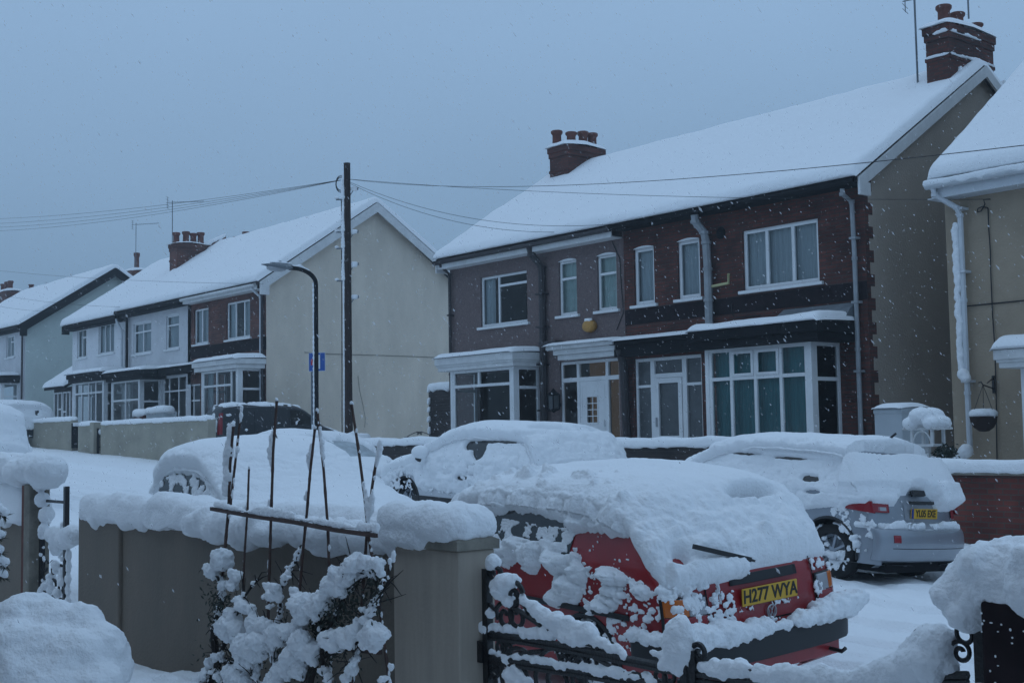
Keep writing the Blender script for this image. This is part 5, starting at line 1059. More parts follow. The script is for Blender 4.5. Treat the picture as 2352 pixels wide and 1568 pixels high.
def dress_silver():
    ci = sil; R_ = ci['root']
    for s in (-1, 1):
        side_patch(ci, 'side_window', GLSOL, [(.75, 1.0), (1.6, 1.0), (1.65, 1.34), (.85, 1.34)], sd=s); side_patch(ci, 'side_window', GLSOL, [(1.7, 1.0), (2.75, 1.0), (2.3, 1.34), (1.75, 1.34)], sd=s)
        side_patch(ci, 'tail_lamp', LAMPR, [(.06, .77), (.46, .80), (.50, .88), (.10, .90)], sd=s, off=.012, thick=.015)
    rear_patch(ci, 'tail_lamp', LAMPR, .60, .84, .78, .90, .012, thick=.015); rear_patch(ci, 'tail_lamp', LAMPR, -.84, -.66, .72, .88, .012, thick=.015)
    rear_patch(ci, 'reversing_lens', LAMPC, .64, .74, .80, .84, .02)
    rear_patch(ci, 'rear_window', GLSOL, -.62, .62, 1.05, 1.38, .008)
    rear_patch(ci, 'spoiler', GLSOL, -.66, .66, 1.345, 1.41, .10, thick=.03)
    rear_patch(ci, 'number_plate_recess', SILV, -.35, .35, .70, .88, .004)
    rear_patch(ci, 'handle_strip', BLKPL, -.26, .26, .885, .915, .02, thick=.02)
    rear_patch(ci, 'wiper', BLKPL, -.02, .22, .975, 1.03, .05, thick=.04)
    b = rear_patch(ci, 'bumper', SILV, -.86, .86, .28, .60, .035, thick=.05, n=26)
    rear_patch(ci, 'bumper_crease', BLKPL, -.80, .80, .405, .412, .064)
    rear_patch(ci, 'reflector', LAMPR, .60, .69, .47, .55, .066, thick=.01)
    x = rear_x(ci, .78)-.02; P = MB().box(x-.006, x+.006, -.26, .26, .725, .836); p = P.build('number_plate', PLATEY, R_, local=True, bevel=.004)
    MB().box(x-.0075, x-.006, .215, .258, .727, .834).build('plate_band', EUB, p, local=True)
    mw = Matrix.Translation((x-.0075, -.022, .7805)) @ Matrix(((0, 0, -1, 0), (-1, 0, 0, 0), (0, 1, 0, 0), (0, 0, 0, 1)))
    text('YL05 EXE', .108, PLATEB, p, mw, xs=.9)
    g = MB(); g.box(.1, 4.0, -.7, .7, .14, .24); g.build('underbody', BLACK, R_, local=True)
    g = MB(); g.tube([(.62, .05, 1.55), (.48, .05, 1.66)], .014, 6); g.build('roof_aerial', BLKPL, R_, local=True)
dress_silver()
# --- generic snow-buried cars
def buried(T0=.14, side=.07, thr=0., seed=0, clear=()):
    def f(G, nr):
        nz = nr[..., 2]; x, y, z = G[..., 0], G[..., 1], G[..., 2]; fine = billow(G, 7, 3, seed); med = fbm(G, 3.5, 3, seed+5); big = fbm(G, 1.5, 2, seed+7)
        T = ss(.3, .7, nz)*(T0+.03*big)+.025*fine*(1-.8*ss(.8, .97, nz)); sd = ss(.5, .2, nz)
        T = np.maximum(T, sd*(side*ss(.42, .62, z+.06*med)*(1+.9*med+.5*fine)-.01+thr)-.035*(1-ss(.42, .6, z)))
        for c, r, k in clear: T = T-k*(1+1.6*med)*np.exp(-(((G-np.array(c))/np.array(r))**2).sum(-1)**1.6)
        return T
    return f
CP = [(.12, .24), (.02, .32), (.0, .5), (.05, .64), (.08, .85), (.16, 1.0), (.40, 1.28), (.55, 1.38), (.9, 1.42), (1.7, 1.44), (2.3, 1.38), (2.85, 1.12), (3.15, .98), (3.7, .88), (4.05, .74), (4.2, .58), (4.22, .4), (4.14, .24)]
g2 = gz1(-15, 12.2)
c2 = car('parked_car', 'snow buried white hatchback with one dark door mirror parked before the pebbledashed house', (-13.3, 12.25, g2-.04), radians(0), .05, -.035, [(x*1.0, z) for x, z in CP], 1.74, .95, 1.43, .2,
    buried(seed=71, side=.085, clear=(((1.6, .87, 1.14), (.13, .3, .13), .15), ((1.85, .87, 1.20), (.09, .3, .06), .15), ((1.15, .8, 1.27), (.5, .3, .02), .25), ((1.9, .87, .73), (.10, .3, .03), .25), ((3.38, .87, .36), (.33, .3, .32), .3), ((2.4, .87, .36), (1.0, .3, .06), .3), ((2.9, .87, 1.17), (.25, .3, .03), .12), ((.6, 0, 1.36), (.12, .9, .03), .25))), WCAR, n=160, m=90, ns=(300, 170), wheels=(.75, 3.38), wr=.31, archr=.37)
for s in (1, -1):
    side_patch(c2, 'side_window', GLSOL, [(.7, 1.0), (2.9, 1.0), (2.4, 1.30), (.85, 1.30)], sd=s); side_patch(c2, 'sill_strip', BLKPL, [(.9, .25), (3.2, .25), (3.2, .42), (.9, .42)], sd=s, off=.01)
q = MB(); q.ico((2.85, .97, 1.0), (.07, .11, .08), 2); q.tube([(2.85, .84, .97), (2.85, .95, .98)], .03, 6); q.build('door_mirror', BLKPL, c2['root'], smooth=True, local=True)
q = MB(); q.ico((2.85, .98, 1.07), (.13, .15, .11), 3); q.ico((2.88, .93, 1.0), (.13, .12, .10), 2); o = q.build('snow_cap', SNOW, c2['root'], smooth=True, local=True)
side_patch(c2, 'door_handle', BLKPL, [(1.78, .71), (2.0, .71), (2.0, .75), (1.78, .75)], off=.02, thick=.02)
# grey car next to it, only thinly covered on the glass
g3 = gz1(-20, 12.2)
c3 = car('parked_car', 'pale car with a thinly snowed sloping screen parked beyond the canes', (-18.35, 12.1, g3), 0, .05, -.035, [(.12, .24), (.0, .4), (.03, .55), (.2, .64), (.75, .74), (1.0, .80), (1.75, 1.14), (2.1, 1.20), (2.8, 1.19), (3.4, 1.1), (4.0, .8), (4.2, .5), (4.1, .24)], 1.72, .82, 1.20, .2, buried(seed=81, T0=.08, clear=(((1.35, 0, 1.0), (.42, .7, .3), .35),)), WCAR, n=140, m=80, ns=(200, 110))
rn = c3; 
def screen(ci, x0, x1, w0, w1, m, name='windscreen'):
    pr = ci['pr']; n = 14; P = np.zeros((n, n, 3))
    for i, u in enumerate(np.linspace(0, 1, n)):
        x = x0+(x1-x0)*u; z = float(np.interp(x, pr[:300, 0], pr[:300, 1])); ww = w0+(w1-w0)*u
        for j, v in enumerate(np.linspace(-1, 1, n)): P[i, j] = (x, ww*v, z+.012-.035*v*v)
    b = MB(); b.grid(ci['dfm'](P)); return b.build(name, m, ci['root'], smooth=True, local=True)
screen(c3, 1.02, 1.72, .72, .60, THIN)
# near-left smooth snow covered car
g4 = gz1(-12, 6.76)
C4 = [(.12, .24), (.0, .34), (.0, .6), (.06, .92), (.22, 1.18), (.42, 1.35), (.75, 1.42), (1.25, 1.44), (1.55, 1.40), (2.05, 1.14), (2.5, .94), (3.05, .85), (3.45, .72), (3.62, .5), (3.58, .24)]
c4 = car('parked_car', 'small car rounded over with smooth snow and a crusted side window behind the canes', (-13.75, 6.72, g4-.02), pi, .04, .035, C4, 1.66, .93, 1.43, .18,
    buried(seed=91, T0=.17, side=.09, clear=(((.92, -.87, 1.10), (.60, .38, .15), .24),)), WCAR, n=160, m=90, ns=(300, 180), bow=.10)
def crust(G, nr): return 0
side_patch(c4, 'side_window', GLSOL, [(.35, .93), (1.75, .93), (1.45, 1.27), (.50, 1.27)], n=20, sd=-1)
side_patch(c4, 'side_window', GLSOL, [(.35, .93), (1.75, .93), (1.45, 1.27), (.50, 1.27)], n=20)
def speckle(ci, quad, off, cnt, seed, rmin=.012, rmax=.045, name='snow_crust', sd=1, vox=.009, cl=9.):
    rn = random.Random(seed); b = MB(); q = np.array(quad, float)
    for i in range(cnt*3):
        u, v = rn.random(), rn.random()**1.2; p = q[0]*(1-u)*(1-v)+q[1]*u*(1-v)+q[2]*u*v+q[3]*(1-u)*v; y = float(ci['hw'](np.array(p[0]), np.array(p[1])))+off; r = rmin+(rmax-rmin)*rn.random()**2
        if fbm(np.array([[p[0], seed, p[1]]]), cl, 2, seed)[0] < .02+.25*rn.random()-.1: continue
        b.ico((p[0], sd*y, p[1]), (r*rn.uniform(.9, 1.8), r*.5, r), 1)
    V = np.array(b.v); b.v = [tuple(p) for p in ci['dfm'](V)]; return roughen(b.build(name, SNOW, ci['root'], smooth=True, local=True), vox)
speckle(c4, [(.35, .93), (1.75, .93), (1.45, 1.25), (.5, 1.25)], .01, 520, 3, .01, .035, sd=-1)
speckle(red, [(1.1, .98), (2.05, .98), (1.9, 1.14), (1.05, 1.12)], .006, 700, 5, .006, .016, vox=.005, cl=14)
speckle(red, [(.04, .42), (1.0, .40), (1.0, .86), (.12, .86)], .004, 170, 6, .005, .026, vox=.006, cl=9)
speckle(red, [(.35, .80), (1.0, .80), (.85, 1.12), (.5, 1.10)], .004, 30, 7, .006, .014, vox=.006)
speckle(sil, [(.05, .45), (.5, .55), (.7, .80), (.1, .80)], .004, 100, 8, .010, .035, vox=.009)
speckle(c2, [(.3, .5), (3.9, .5), (3.9, .9), (.3, .9)], .03, 500, 9, .012, .035)
def rear_specks(ci, y0, y1, z0, z1, cnt, seed, rmin=.004, rmax=.016):
    rn = random.Random(seed); b = MB()
    for i in range(cnt*3):
        y, z = rn.uniform(y0, y1), z0+(z1-z0)*rn.random(); r = rmin+(rmax-rmin)*rn.random()**2
        if fbm(np.array([[seed, y, z]]), 12., 2, seed)[0] < .02+.25*rn.random()-.1: continue
        P = ci['dfm'](np.array([[rear_x(ci, z+.03*(y/ci['w'])**2)-.016, y, z]]))[0]; P[0] += .022*max(0, (abs(y)-(ci['w']*.90-.05))/.08)**2
        b.ico(tuple(P), (r*.6, r*rn.uniform(.8, 1.6), r), 1)
    roughen(b.build('snow_crust', SNOW, ci['root'], smooth=True, local=True), .006)
rear_specks(red, -.80, -.50, .56, .86, 110, 3, .006, .022); rear_specks(red, .30, .80, .60, .86, 90, 4, .006, .026); rear_specks(red, -.3, .3, .63, .665, 70, 5, .005, .010); rear_specks(red, -.5, .5, .50, .56, 140, 6, .006, .018); rear_specks(sil, -.2, .4, .86, .92, 40, 7, .004, .014)
q = MB(); q.tube([(1.5, .1, 1.55), (1.3, .1, 1.80)], .007, 5); q.build('roof_aerial', BLKPL, c4['root'], local=True)
# tall car at the left edge
g5 = gz1(-21, 6.8)
c5 = car('parked_car', 'tall car under layered pink-tinted snow at the left picture edge', (-22.0, 6.7, g5), 0, -.04, -.035, [(.14, .24), (.0, .36), (.0, .66), (.12, .74), (.16, .95), (.3, 1.12), (.5, 1.42), (.62, 1.56), (.9, 1.62), (2.2, 1.62), (2.8, 1.5), (3.3, 1.15), (3.6, 1.05), (4.1, .95), (4.3, .6), (4.2, .24)], 1.85, 1.05, 1.6, .15, buried(seed=95, T0=.20, side=.10), WCAR, n=130, m=80, ns=(220, 130), bow=.14)
# far cars behind the low wall
for i, (x, y, ya, lab) in enumerate(((-50.3, 17.6, 90, 'small snow covered car facing the road behind the long low cream wall'), (-53.0, 18.3, 90, 'second snow covered car parked deeper beside the far lean-to'))):
    cf = car('parked_car', lab, (x+1.0, y+.0, gz1(x, 17)+.05), radians(ya), 0, 0, CP, 1.72, .95, 1.43, .2, buried(seed=101+i, T0=.15, side=.03), DKP, n=90, m=60, ns=(120, 80), group=None)
    rear_patch(cf, 'grille', BLKPL, -.55, .55, .42, .58, .02); rear_patch(cf, 'number_plate', SIGNW, -.26, .26, .42, .53, .04, thick=.01)
# dark van in the side road, heading away
vp = [(.06, .26), (.0, .35), (.0, .5), (.03, .8), (.05, 1.2), (.10, 1.62), (.20, 1.76), (.6, 1.80), (2.3, 1.80), (2.75, 1.72), (3.15, 1.42), (3.45, 1.12), (3.9, .98), (4.2, .86), (4.3, .6), (4.28, .4), (4.2, .26)]
def snow_van(G, nr):
    nz = nr[..., 2]; T = ss(.75, .95, nz)*(.012+.09*fbm(G, 2.5, 3, 111))-.012
    sd = np.abs(nz) < .4; T = np.maximum(T, .16*fbm(G, 5, 3, 112)-.075-.05*(G[..., 2] > 1.5)+.05*(G[..., 0] < .15)); return T
gv = gz1(-36, 15)
va = at('D', 518, 940, Y=17.6); van = car('panel_van', 'dark panel van parked in the side road behind the cream corner wall', (-36.0-.84, 18.1-.16, 1.15), radians(-100.7), 0, 0, vp, 1.72, 1.15, 1.8, .10, snow_van, DKP, n=160, m=90, ns=(200, 120), cat='van', wheels=(.8, 3.5), wr=.31, archr=.37, pe=(.05, .3, .14, .6))
side_patch(van, 'side_window', GLSOL, [(2.35, 1.12), (3.25, 1.12), (2.75, 1.55), (2.35, 1.58)], sd=-1); side_patch(van, 'tail_lamp', LAMPR, [(.02, .85), (.12, .85), (.14, 1.5), (.05, 1.5)], sd=-1, off=.012)
rear_patch(van, 'tail_lamp', LAMPR, -.86, -.74, .85, 1.5, .015); rear_patch(van, 'tail_lamp', LAMPR, .74, .86, .85, 1.5, .015)
side_patch(van, 'seam', BLACK, [(1.2, .5), (1.215, .5), (1.215, 1.55), (1.2, 1.55)], sd=-1, off=.004); side_patch(van, 'seam', BLACK, [(2.3, .4), (2.315, .4), (2.315, 1.6), (2.3, 1.6)], sd=-1, off=.004)
# ------------------------------------------------------------------ near garden wall and gate pillars
WY = 4.1
fw = empty('garden_wall', (-8.4, WY, 0), 'near grey rendered garden wall under a deep roll of snow behind the bamboo canes', 'wall')
x0 = -10.85; x1 = -6.08; zt = 1.18
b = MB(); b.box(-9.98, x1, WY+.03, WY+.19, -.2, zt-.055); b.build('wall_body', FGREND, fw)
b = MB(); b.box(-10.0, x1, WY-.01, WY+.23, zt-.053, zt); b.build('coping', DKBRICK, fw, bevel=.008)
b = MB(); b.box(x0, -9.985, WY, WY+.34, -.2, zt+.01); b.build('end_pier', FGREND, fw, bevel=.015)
snow_strip('snow_cap', [(x0-.03, WY+.12, zt), (-9.2, WY+.12, zt), (-8.2, WY+.1, zt), (-6.0, WY+.1, zt)], .34, .185, fw, 201, amp=.28, drop=.07, step=.025, m=44, ends=(1, 0), sc=6)
blob('snow', [((-8.35+.12*i, WY-.06, zt+.02+.03*sin(i*2.1)), (.14, .15, .12+.02*sin(i*3))) for i in range(9)]+[((-7.2+.16*i, WY-.03, zt+.03), (.15, .13, .10)) for i in range(6)], fw, voxel=.022, disp=.02, ns=.09)
gp = empty('gate_pillar', (-5.8, 4.2, 0), 'pale rendered gate pillar with a thick snow pillow at the left end of the iron gates', 'pillar', 'gate pillars')
pa = at('D', 903, 1262, Y=4.05); pb = at('D', 1052, 1262, Y=4.05)
X0, X1 = pa[0], pb[0]; PT = 1.17
MB().box(X0, X1, 4.05, 4.29, -.2, PT).build('shaft', FGPIL, gp, bevel=.008)
cp = MB(); cp.add([(X0-.02, 4.03, PT+.002), (X1+.02, 4.03, PT+.002), (X1+.02, 4.31, PT+.002), (X0-.02, 4.31, PT+.002), (X0-.02, 4.03, PT+.05), (X1+.02, 4.03, PT+.05), (X1+.02, 4.31, PT+.05), (X0-.02, 4.31, PT+.05), (X0+.1, 4.17, PT+.12), (X1-.1, 4.17, PT+.12)], [(0, 3, 2, 1), (0, 1, 5, 4), (1, 2, 6, 5), (2, 3, 7, 6), (3, 0, 4, 7), (4, 5, 9, 8), (6, 7, 8, 9), (5, 6, 9), (7, 4, 8)]); cp.build('capstone', STONE, gp)
rn = random.Random(12); bl = []
for i in range(7):
    for j in range(3):
        bl.append(((X0+.0+(X1-X0-.06)*i/6.5, 4.09+.07*j+rn.uniform(-.01, .01), PT+.13+rn.uniform(-.01, .015)), (.14, .12, .11)))
bl += [((X0+.0+i*.09, 4.04, PT+.05+.015*sin(i*2)), (.09, .07, .065)) for i in range(4)]
blob('snow_cap', bl, gp, voxel=.016, disp=.016, ns=.09, smooth=8)
# neighbour's pillar, wall and open gate
np_ = empty('gate_pillar', (-12, 4.2, .1), 'patched brown stone gate pillar under snow at the left edge', 'pillar')
q0 = at('B1', 108, 600, Y=4.1); q1 = at('B1', 155, 600, Y=4.1); q2 = at('B1', 255, 600, Y=4.1); zt2 = at('B1', 200, 560, Y=4.1)[2]
q0 = (-12.29,); q2 = (-12.055,); MB().box(-12.21, -12.055, 4.1, 4.29, -.1, zt2).build('shaft', STONE, np_, bevel=.01); MB().box(-12.29, -12.212, 4.11, 4.28, -.1, zt2-.01).build('side_post', TERRA, np_)
blob('snow_cap', [((-13.4+.16*i, 4.17+.05*(i % 2), zt2+.13+.03*sin(i*1.9)), (.18, .2, .15)) for i in range(11)], np_, voxel=.02, disp=.02, ns=.1)
nw = empty('garden_wall', (-14, 4.2, .1), 'dim rendered wall at the left edge beside the brown stone pillar', 'wall')
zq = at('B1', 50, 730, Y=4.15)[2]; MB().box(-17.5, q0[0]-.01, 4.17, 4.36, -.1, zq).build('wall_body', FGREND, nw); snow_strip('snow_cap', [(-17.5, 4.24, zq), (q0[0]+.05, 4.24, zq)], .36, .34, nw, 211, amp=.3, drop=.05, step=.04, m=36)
ng = empty('garden_gate', (q2[0]+.1, 4.3, .1), 'black scrolled iron gate standing open beside the brown stone pillar', 'gate')
b = MB(); zg = at('B1', 320, 565, Y=4.2)[2]; ga = -12.0; gb_ = at('B1', 338, 700, Y=4.2)[0]
for (x_, h) in ((ga, zg-.05), (gb_, zg)): b.box(x_-.022, x_+.022, 4.18, 4.22, .05, h)
for z_ in (.12, .55, zg-.14): b.box(ga, gb_, 4.19, 4.21, z_-.012, z_+.012)
def scroll(b, c, r, u, turns=1.35, a0=0, th=.010, sgn=1, w=Vector((0, 0, 1))):
    pts = []
    for t in np.linspace(0, 1, int(22*turns)):
        a = a0+sgn*turns*2*pi*t; q = r*(1-.78*t); p = Vector(c)+Vector(u)*(q*cos(a))+w*(q*sin(a)); pts.append(p)
    b.tube(pts, th, 6)
for i in range(4):
    for j in range(3): scroll(b, (ga+(gb_-ga)*(j+.6)/3.3, 4.2, .2+.15*i), .075, (1, 0, 0), .9+.2*((i+j) % 3), i*2.3+j*1.7, .011, 1 if (i+j) % 2 else -1)
b.build('ironwork', IRON, ng)
rn = random.Random(3)
bl = [((ga+(gb_-ga)*rn.random(), 4.18+rn.uniform(-.03, .03), .1+1.05*rn.random()), rn.uniform(.018, .055)) for i in range(46)]
bl += [((ga-.01, 4.18, zg-.0), .07), ((ga+.05, 4.18, zg-.13), .075), ((ga+.16, 4.18, zg-.26), .08)]+[((gb_-.02+.09*i, 4.2, zg-.46+.02*i), (.10, .09, .10)) for i in range(3)]+[((gb_-.15-.08*i, 4.2, zg-.44), (.09, .09, .08)) for i in range(3)]
bl += [((gb_+.06, 4.2, zg-.6-.1*i), (.04, .03, .06)) for i in range(6)]
blob('snow', bl, ng, voxel=.012, disp=.012, ns=.05)
# ------------------------------------------------------------------ iron double gates
GY = 4.2
U = Vector((1, 0, 0))
def g3(x, y, v='B3', Y=GY): return Vector(at(v, x, y, Y=Y))
lg = empty('iron_gate', (-4.6, GY, .05), 'left leaf of the black scrolled iron driveway gates, hinged on the pale pillar', 'gate', 'driveway gate leaves')
b = MB()
hx = g3(800, 1300)[0]; mx = g3(1240, 1250, 'B4')[0]
ztop = g3(800, 905)[2]; b.box(hx-.02, hx+.02, GY-.02, GY+.02, .03, ztop)
for s_, y_ in ((1, 1370), (1, 2000)): pass
zh = g3(770, 1385)[2]; b.box(hx-.09, hx-.01, GY-.035, GY+.035, zh-.05, zh+.06)
def poly(pts, v, th=.013, Y=GY, dz=0): return b.tube([g3(x, y, v, Y)+Vector((0, 0, dz)) for x, y in pts], th, 6)
poly([(60, 1070), (300, 1105), (600, 1160), (900, 1222), (1230, 1288)], 'B4', .016); poly([(60, 1098), (300, 1133), (600, 1188), (900, 1250), (1230, 1316)], 'B4', .014)
poly([(60, 1212), (400, 1262), (800, 1325), (1225, 1395)], 'B4', .015); poly([(60, 1240), (400, 1290), (800, 1353), (1225, 1423)], 'B4', .014)
b.box(mx-.02, mx+.02, GY-.02, GY+.02, .03, g3(1240, 1205, 'B4')[2])
poly([(925, 1115), (1000, 1160), (1070, 1205), (1145, 1255), (1300, 1310), (1450, 1360)], 'B3', .015)
poly([(800, 905), (840, 890), (872, 910), (885, 960), (850, 1000)], 'B3', .014)
def sc(x, y, r, v='B3', turns=1.4, a0=0., sg=1, th=.011): scroll(b, g3(x, y, v), r, U, turns, a0, th, sg)
sc(845, 925, .055, a0=1.6); sc(945, 1065, .085, a0=0.3, turns=1.5, th=.014); sc(900, 1180, .075, a0=2.8, sg=-1, th=.013); sc(975, 1180, .085, a0=.2, th=.013)
for x, y in ((875, 1355), (915, 1360)): sc(x, y, .06, a0=2.5 if x < 900 else .4, sg=-1 if x < 900 else 1)
for i, x in enumerate((1250, 1300, 1350, 1400)): sc(x, 1445, .05, a0=pi*(i % 2)+.3, sg=1 if i % 2 else -1)
for x in (1085, 1150): sc(x, 1335, .055, 'B4', a0=pi*(x < 1100), sg=1 if x < 1100 else -1)
poly([(815, 1110), (850, 1150), (860, 1200)], 'B3', .012); poly([(980, 1400), (1060, 1385), (1120, 1382)], 'B3', .012); poly([(260, 1212), (320, 1190), (400, 1185)], 'B4', .011); poly([(700, 1215), (800, 1270), (900, 1325)], 'B4', .012); poly([(480, 1165), (500, 1230), (560, 1260)], 'B4', .011)
for i, (x, y, r) in enumerate(((120, 1290, .06), (100, 1350, .065), (250, 1340, .16), (470, 1370, .17), (700, 1400, .17), (940, 1430, .17))): sc(x, y, r, 'B4', a0=.5*i, th=.012)
b.build('ironwork', IRON, lg)
def trail(pts, v, rr, n, jit=.012, Y=GY, seed=0, sq=1.):
    rn = random.Random(seed); P = resample(np.array([list(g3(x, y, v, Y)) for x, y in pts]), n); R = np.interp(np.linspace(0, 1, n), np.linspace(0, 1, len(rr)), rr)
    return [((p[0]+rn.uniform(-jit, jit), p[1]+rn.uniform(-jit, jit), p[2]+rn.uniform(-jit, jit)), (r*1.1, r*.85, r*sq)) for p, r in zip(P, R)]
bl = [(tuple(g3(830, 862)), (.043, .04, .04)), (tuple(g3(825, 885)), (.045, .04, .03)), (tuple(g3(905, 985)), (.075, .06, .055)), (tuple(g3(880, 1035)), (.065, .06, .05)), (tuple(g3(860, 1000)), (.05, .05, .05)), (tuple(g3(945, 975)), (.045, .05, .04)), (tuple(g3(925, 1090)), (.05, .04, .035)), (tuple(g3(815, 1160)), (.03, .03, .035)), (tuple(g3(840, 1165)), (.025, .03, .02))]
bl += trail([(1000, 1080), (1080, 1135), (1180, 1200), (1280, 1240), (1400, 1275)], 'B3', [.022, .034, .04, .036, .042], 26, seed=1, jit=.012)
bl += trail([(1150, 1230), (1280, 1290), (1400, 1320), (1500, 1360), (1596, 1405)], 'B3', [.03, .042, .038, .03, .022], 26, seed=2)
bl += trail([(775, 1240), (860, 1250), (950, 1265), (1040, 1280), (1150, 1290)], 'B3', [.03, .026, .03, .032, .036], 20, seed=3)
bl += trail([(1060, 1180), (1120, 1210), (1230, 1265)], 'B4', [.02, .025, .025], 10, seed=4)
bl += [(tuple(g3(1205+dx, 1075+dy, 'B4')), (r, r*.8, r)) for dx, dy, r in ((0, 0, .078), (-8, 40, .08), (8, 80, .08), (-20, 120, .065), (25, 125, .06), (5, -30, .062), (-30, 20, .05), (38, 30, .05), (0, 150, .06))]
bl += trail([(1110, 1250), (1220, 1268)], 'B4', [.03, .035], 6, seed=9)
bl += trail([(70, 1190), (250, 1205), (450, 1248), (650, 1283), (850, 1308), (1050, 1350)], 'B4', [.018, .022, .032, .026, .035, .028], 44, seed=5, sq=.8, jit=.008)
bl += trail([(900, 1400), (930, 1470), (1000, 1520)], 'B3', [.02, .025, .02], 6, seed=6)+trail([(200, 1320), (260, 1345), (330, 1369)], 'B4', [.028, .032, .025], 8, seed=7)+trail([(780, 1140), (850, 1165)], 'B4', [.02, .016], 4, seed=8)
bl += trail([(470, 1180), (600, 1230), (700, 1260)], 'B4', [.012, .014, .012], 8, seed=18)
blob('snow', bl, lg, voxel=.009, disp=.012, ns=.05, smooth=2)
rg = empty('iron_gate', (-3.2, GY, .05), 'right leaf of the black scrolled iron driveway gates, rising to the dark brick pillar', 'gate', 'driveway gate leaves')
b = MB(); mx2 = g3(1290, 1250, 'B4')[0]; b.box(mx2-.018, mx2+.018, GY-.018, GY+.018, .03, g3(1290, 1175, 'B4')[2])
sc(1318, 1195, .045, 'B4', a0=2.8, sg=-1, th=.013, turns=1.2)
rx = g3(1735, 1400, 'B5')[0]; b.box(rx+.01, rx+.045, GY-.018, GY+.018, .03, g3(1700, 1230, 'B5')[2])
R1 = [(105, 1512), (300, 1540), (600, 1580), (900, 1585), (1150, 1570), (1350, 1545), (1480, 1525), (1700, 1520)]
poly(R1, 'B5', .016); poly([(x, y+38) for x, y in R1], 'B5', .014); poly([(x, y+250) for x, y in R1], 'B5', .015)
poly([(900, 1580), (1200, 1540), (1400, 1440), (1520, 1370), (1600, 1340)], 'B5', .013)
sc(1690, 1285, .052, 'B5', a0=.3, turns=1.3, th=.009); sc(1660, 1390, .045, 'B5', a0=2.9, sg=-1, th=.009); sc(1460, 1360, .07, 'B5', a0=1.4, th=.011); sc(1380, 1560, .06, 'B5', a0=0)
for i, x in enumerate((250, 420, 600, 800, 1000, 1200)): sc(x, 1660, .13, 'B5', a0=i, th=.012)
b.build('ironwork', IRON, rg)
bl = trail([(150, 1480), (350, 1485), (520, 1515), (680, 1530), (860, 1535), (1000, 1550), (1150, 1535), (1300, 1500)], 'B5', [.022, .042, .03, .042, .05, .035, .045, .075], 60, seed=11, jit=.012)
bl += trail([(1300, 1500), (1400, 1450), (1480, 1385), (1560, 1310), (1610, 1250)], 'B5', [.05, .07, .075, .065, .05], 26, seed=12, jit=.02)
bl += trail([(1350, 1500), (1500, 1490), (1600, 1480), (1720, 1470)], 'B5', [.05, .06, .045, .04], 14, seed=13, jit=.015)
bl += trail([(250, 1640), (600, 1680), (1000, 1690), (1500, 1640)], 'B5', [.04, .04, .05, .06], 30, seed=14)
bl = [(c, r) for c, r in bl if (Vector(c)-g3(1690, 1290, 'B5')).length > .10 and (Vector(c)-g3(1655, 1395, 'B5')).length > .085]
blob('snow', bl, rg, voxel=.010, disp=.013, ns=.055, smooth=2)
# dark brick pillar on the right
rp = empty('gate_pillar', (-2.2, 4.2, -.1), 'dark brick gate pillar with a huge overhanging snow cap at the right edge', 'pillar', 'gate pillars')
a = at('B5', 1772, 1250, Y=4.05); RX = a[0]; RT_ = at('B5', 1850, 1100, Y=4.05)[2]
MB().box(RX, RX+.62, 4.05, 4.5, -.3, RT_).build('shaft', BLACKB, rp, bevel=.012)
rn = random.Random(9); bl = []
kc = lambda x, y: at('B5', x, y, Y=4.15)
for x, y, r in ((1700, 900, .14), (1640, 960, .13), (1620, 1050, .13), (1640, 1130, .12), (1690, 1170, .10), (1700, 1050, .16), (1760, 960, .17), (1800, 870, .16), (1900, 850, .17), (2000, 850, .18), (2120, 860, .18), (1880, 960, .18), (2000, 980, .18), (2150, 980, .18), (1790, 1050, .13), (1900, 1040, .11), (2000, 1060, .11), (2100, 1060, .13), (1740, 840, .11), (1620, 1180, .07), (1730, 1130, .08)):
    p = kc(x, y); bl.append(((p[0], p[1]+rn.uniform(-.03, .12), p[2]), (r*.5, r*.7, r*.48)))
for x, y, r in ((1780, 950, .10), (1900, 985, .135), (2030, 985, .14), (2160, 990, .15), (1760, 1060, .105), (1720, 1120, .08), (1680, 1000, .07), (1840, 1040, .09), (1960, 1050, .10), (2080, 1070, .10), (1730, 1180, .055), (1700, 1220, .035)):
    p = kc(x, y); bl.append(((p[0], p[1]+rn.uniform(0, .1), p[2]), (r, r*1.1, r)))
bl += [((RX+.55, 4.2, RT_+.1), .14), ((RX+.3, 4.35, RT_+.08), (.3, .18, .12))]
blob('snow_cap', bl, rp, voxel=.014, disp=.022, ns=.09, smooth=8)
for k in range(60):
    pass
b = MB(); rn = random.Random(8)
for k in range(90):
    b.ico((RX+rn.random()*.5, 4.047, RT_-.02-.45*rn.random()**1.6), (rn.uniform(.002, .007), .004, rn.uniform(.002, .006)), 1)
b.build('snow_specks', SNOW, rp, smooth=True)
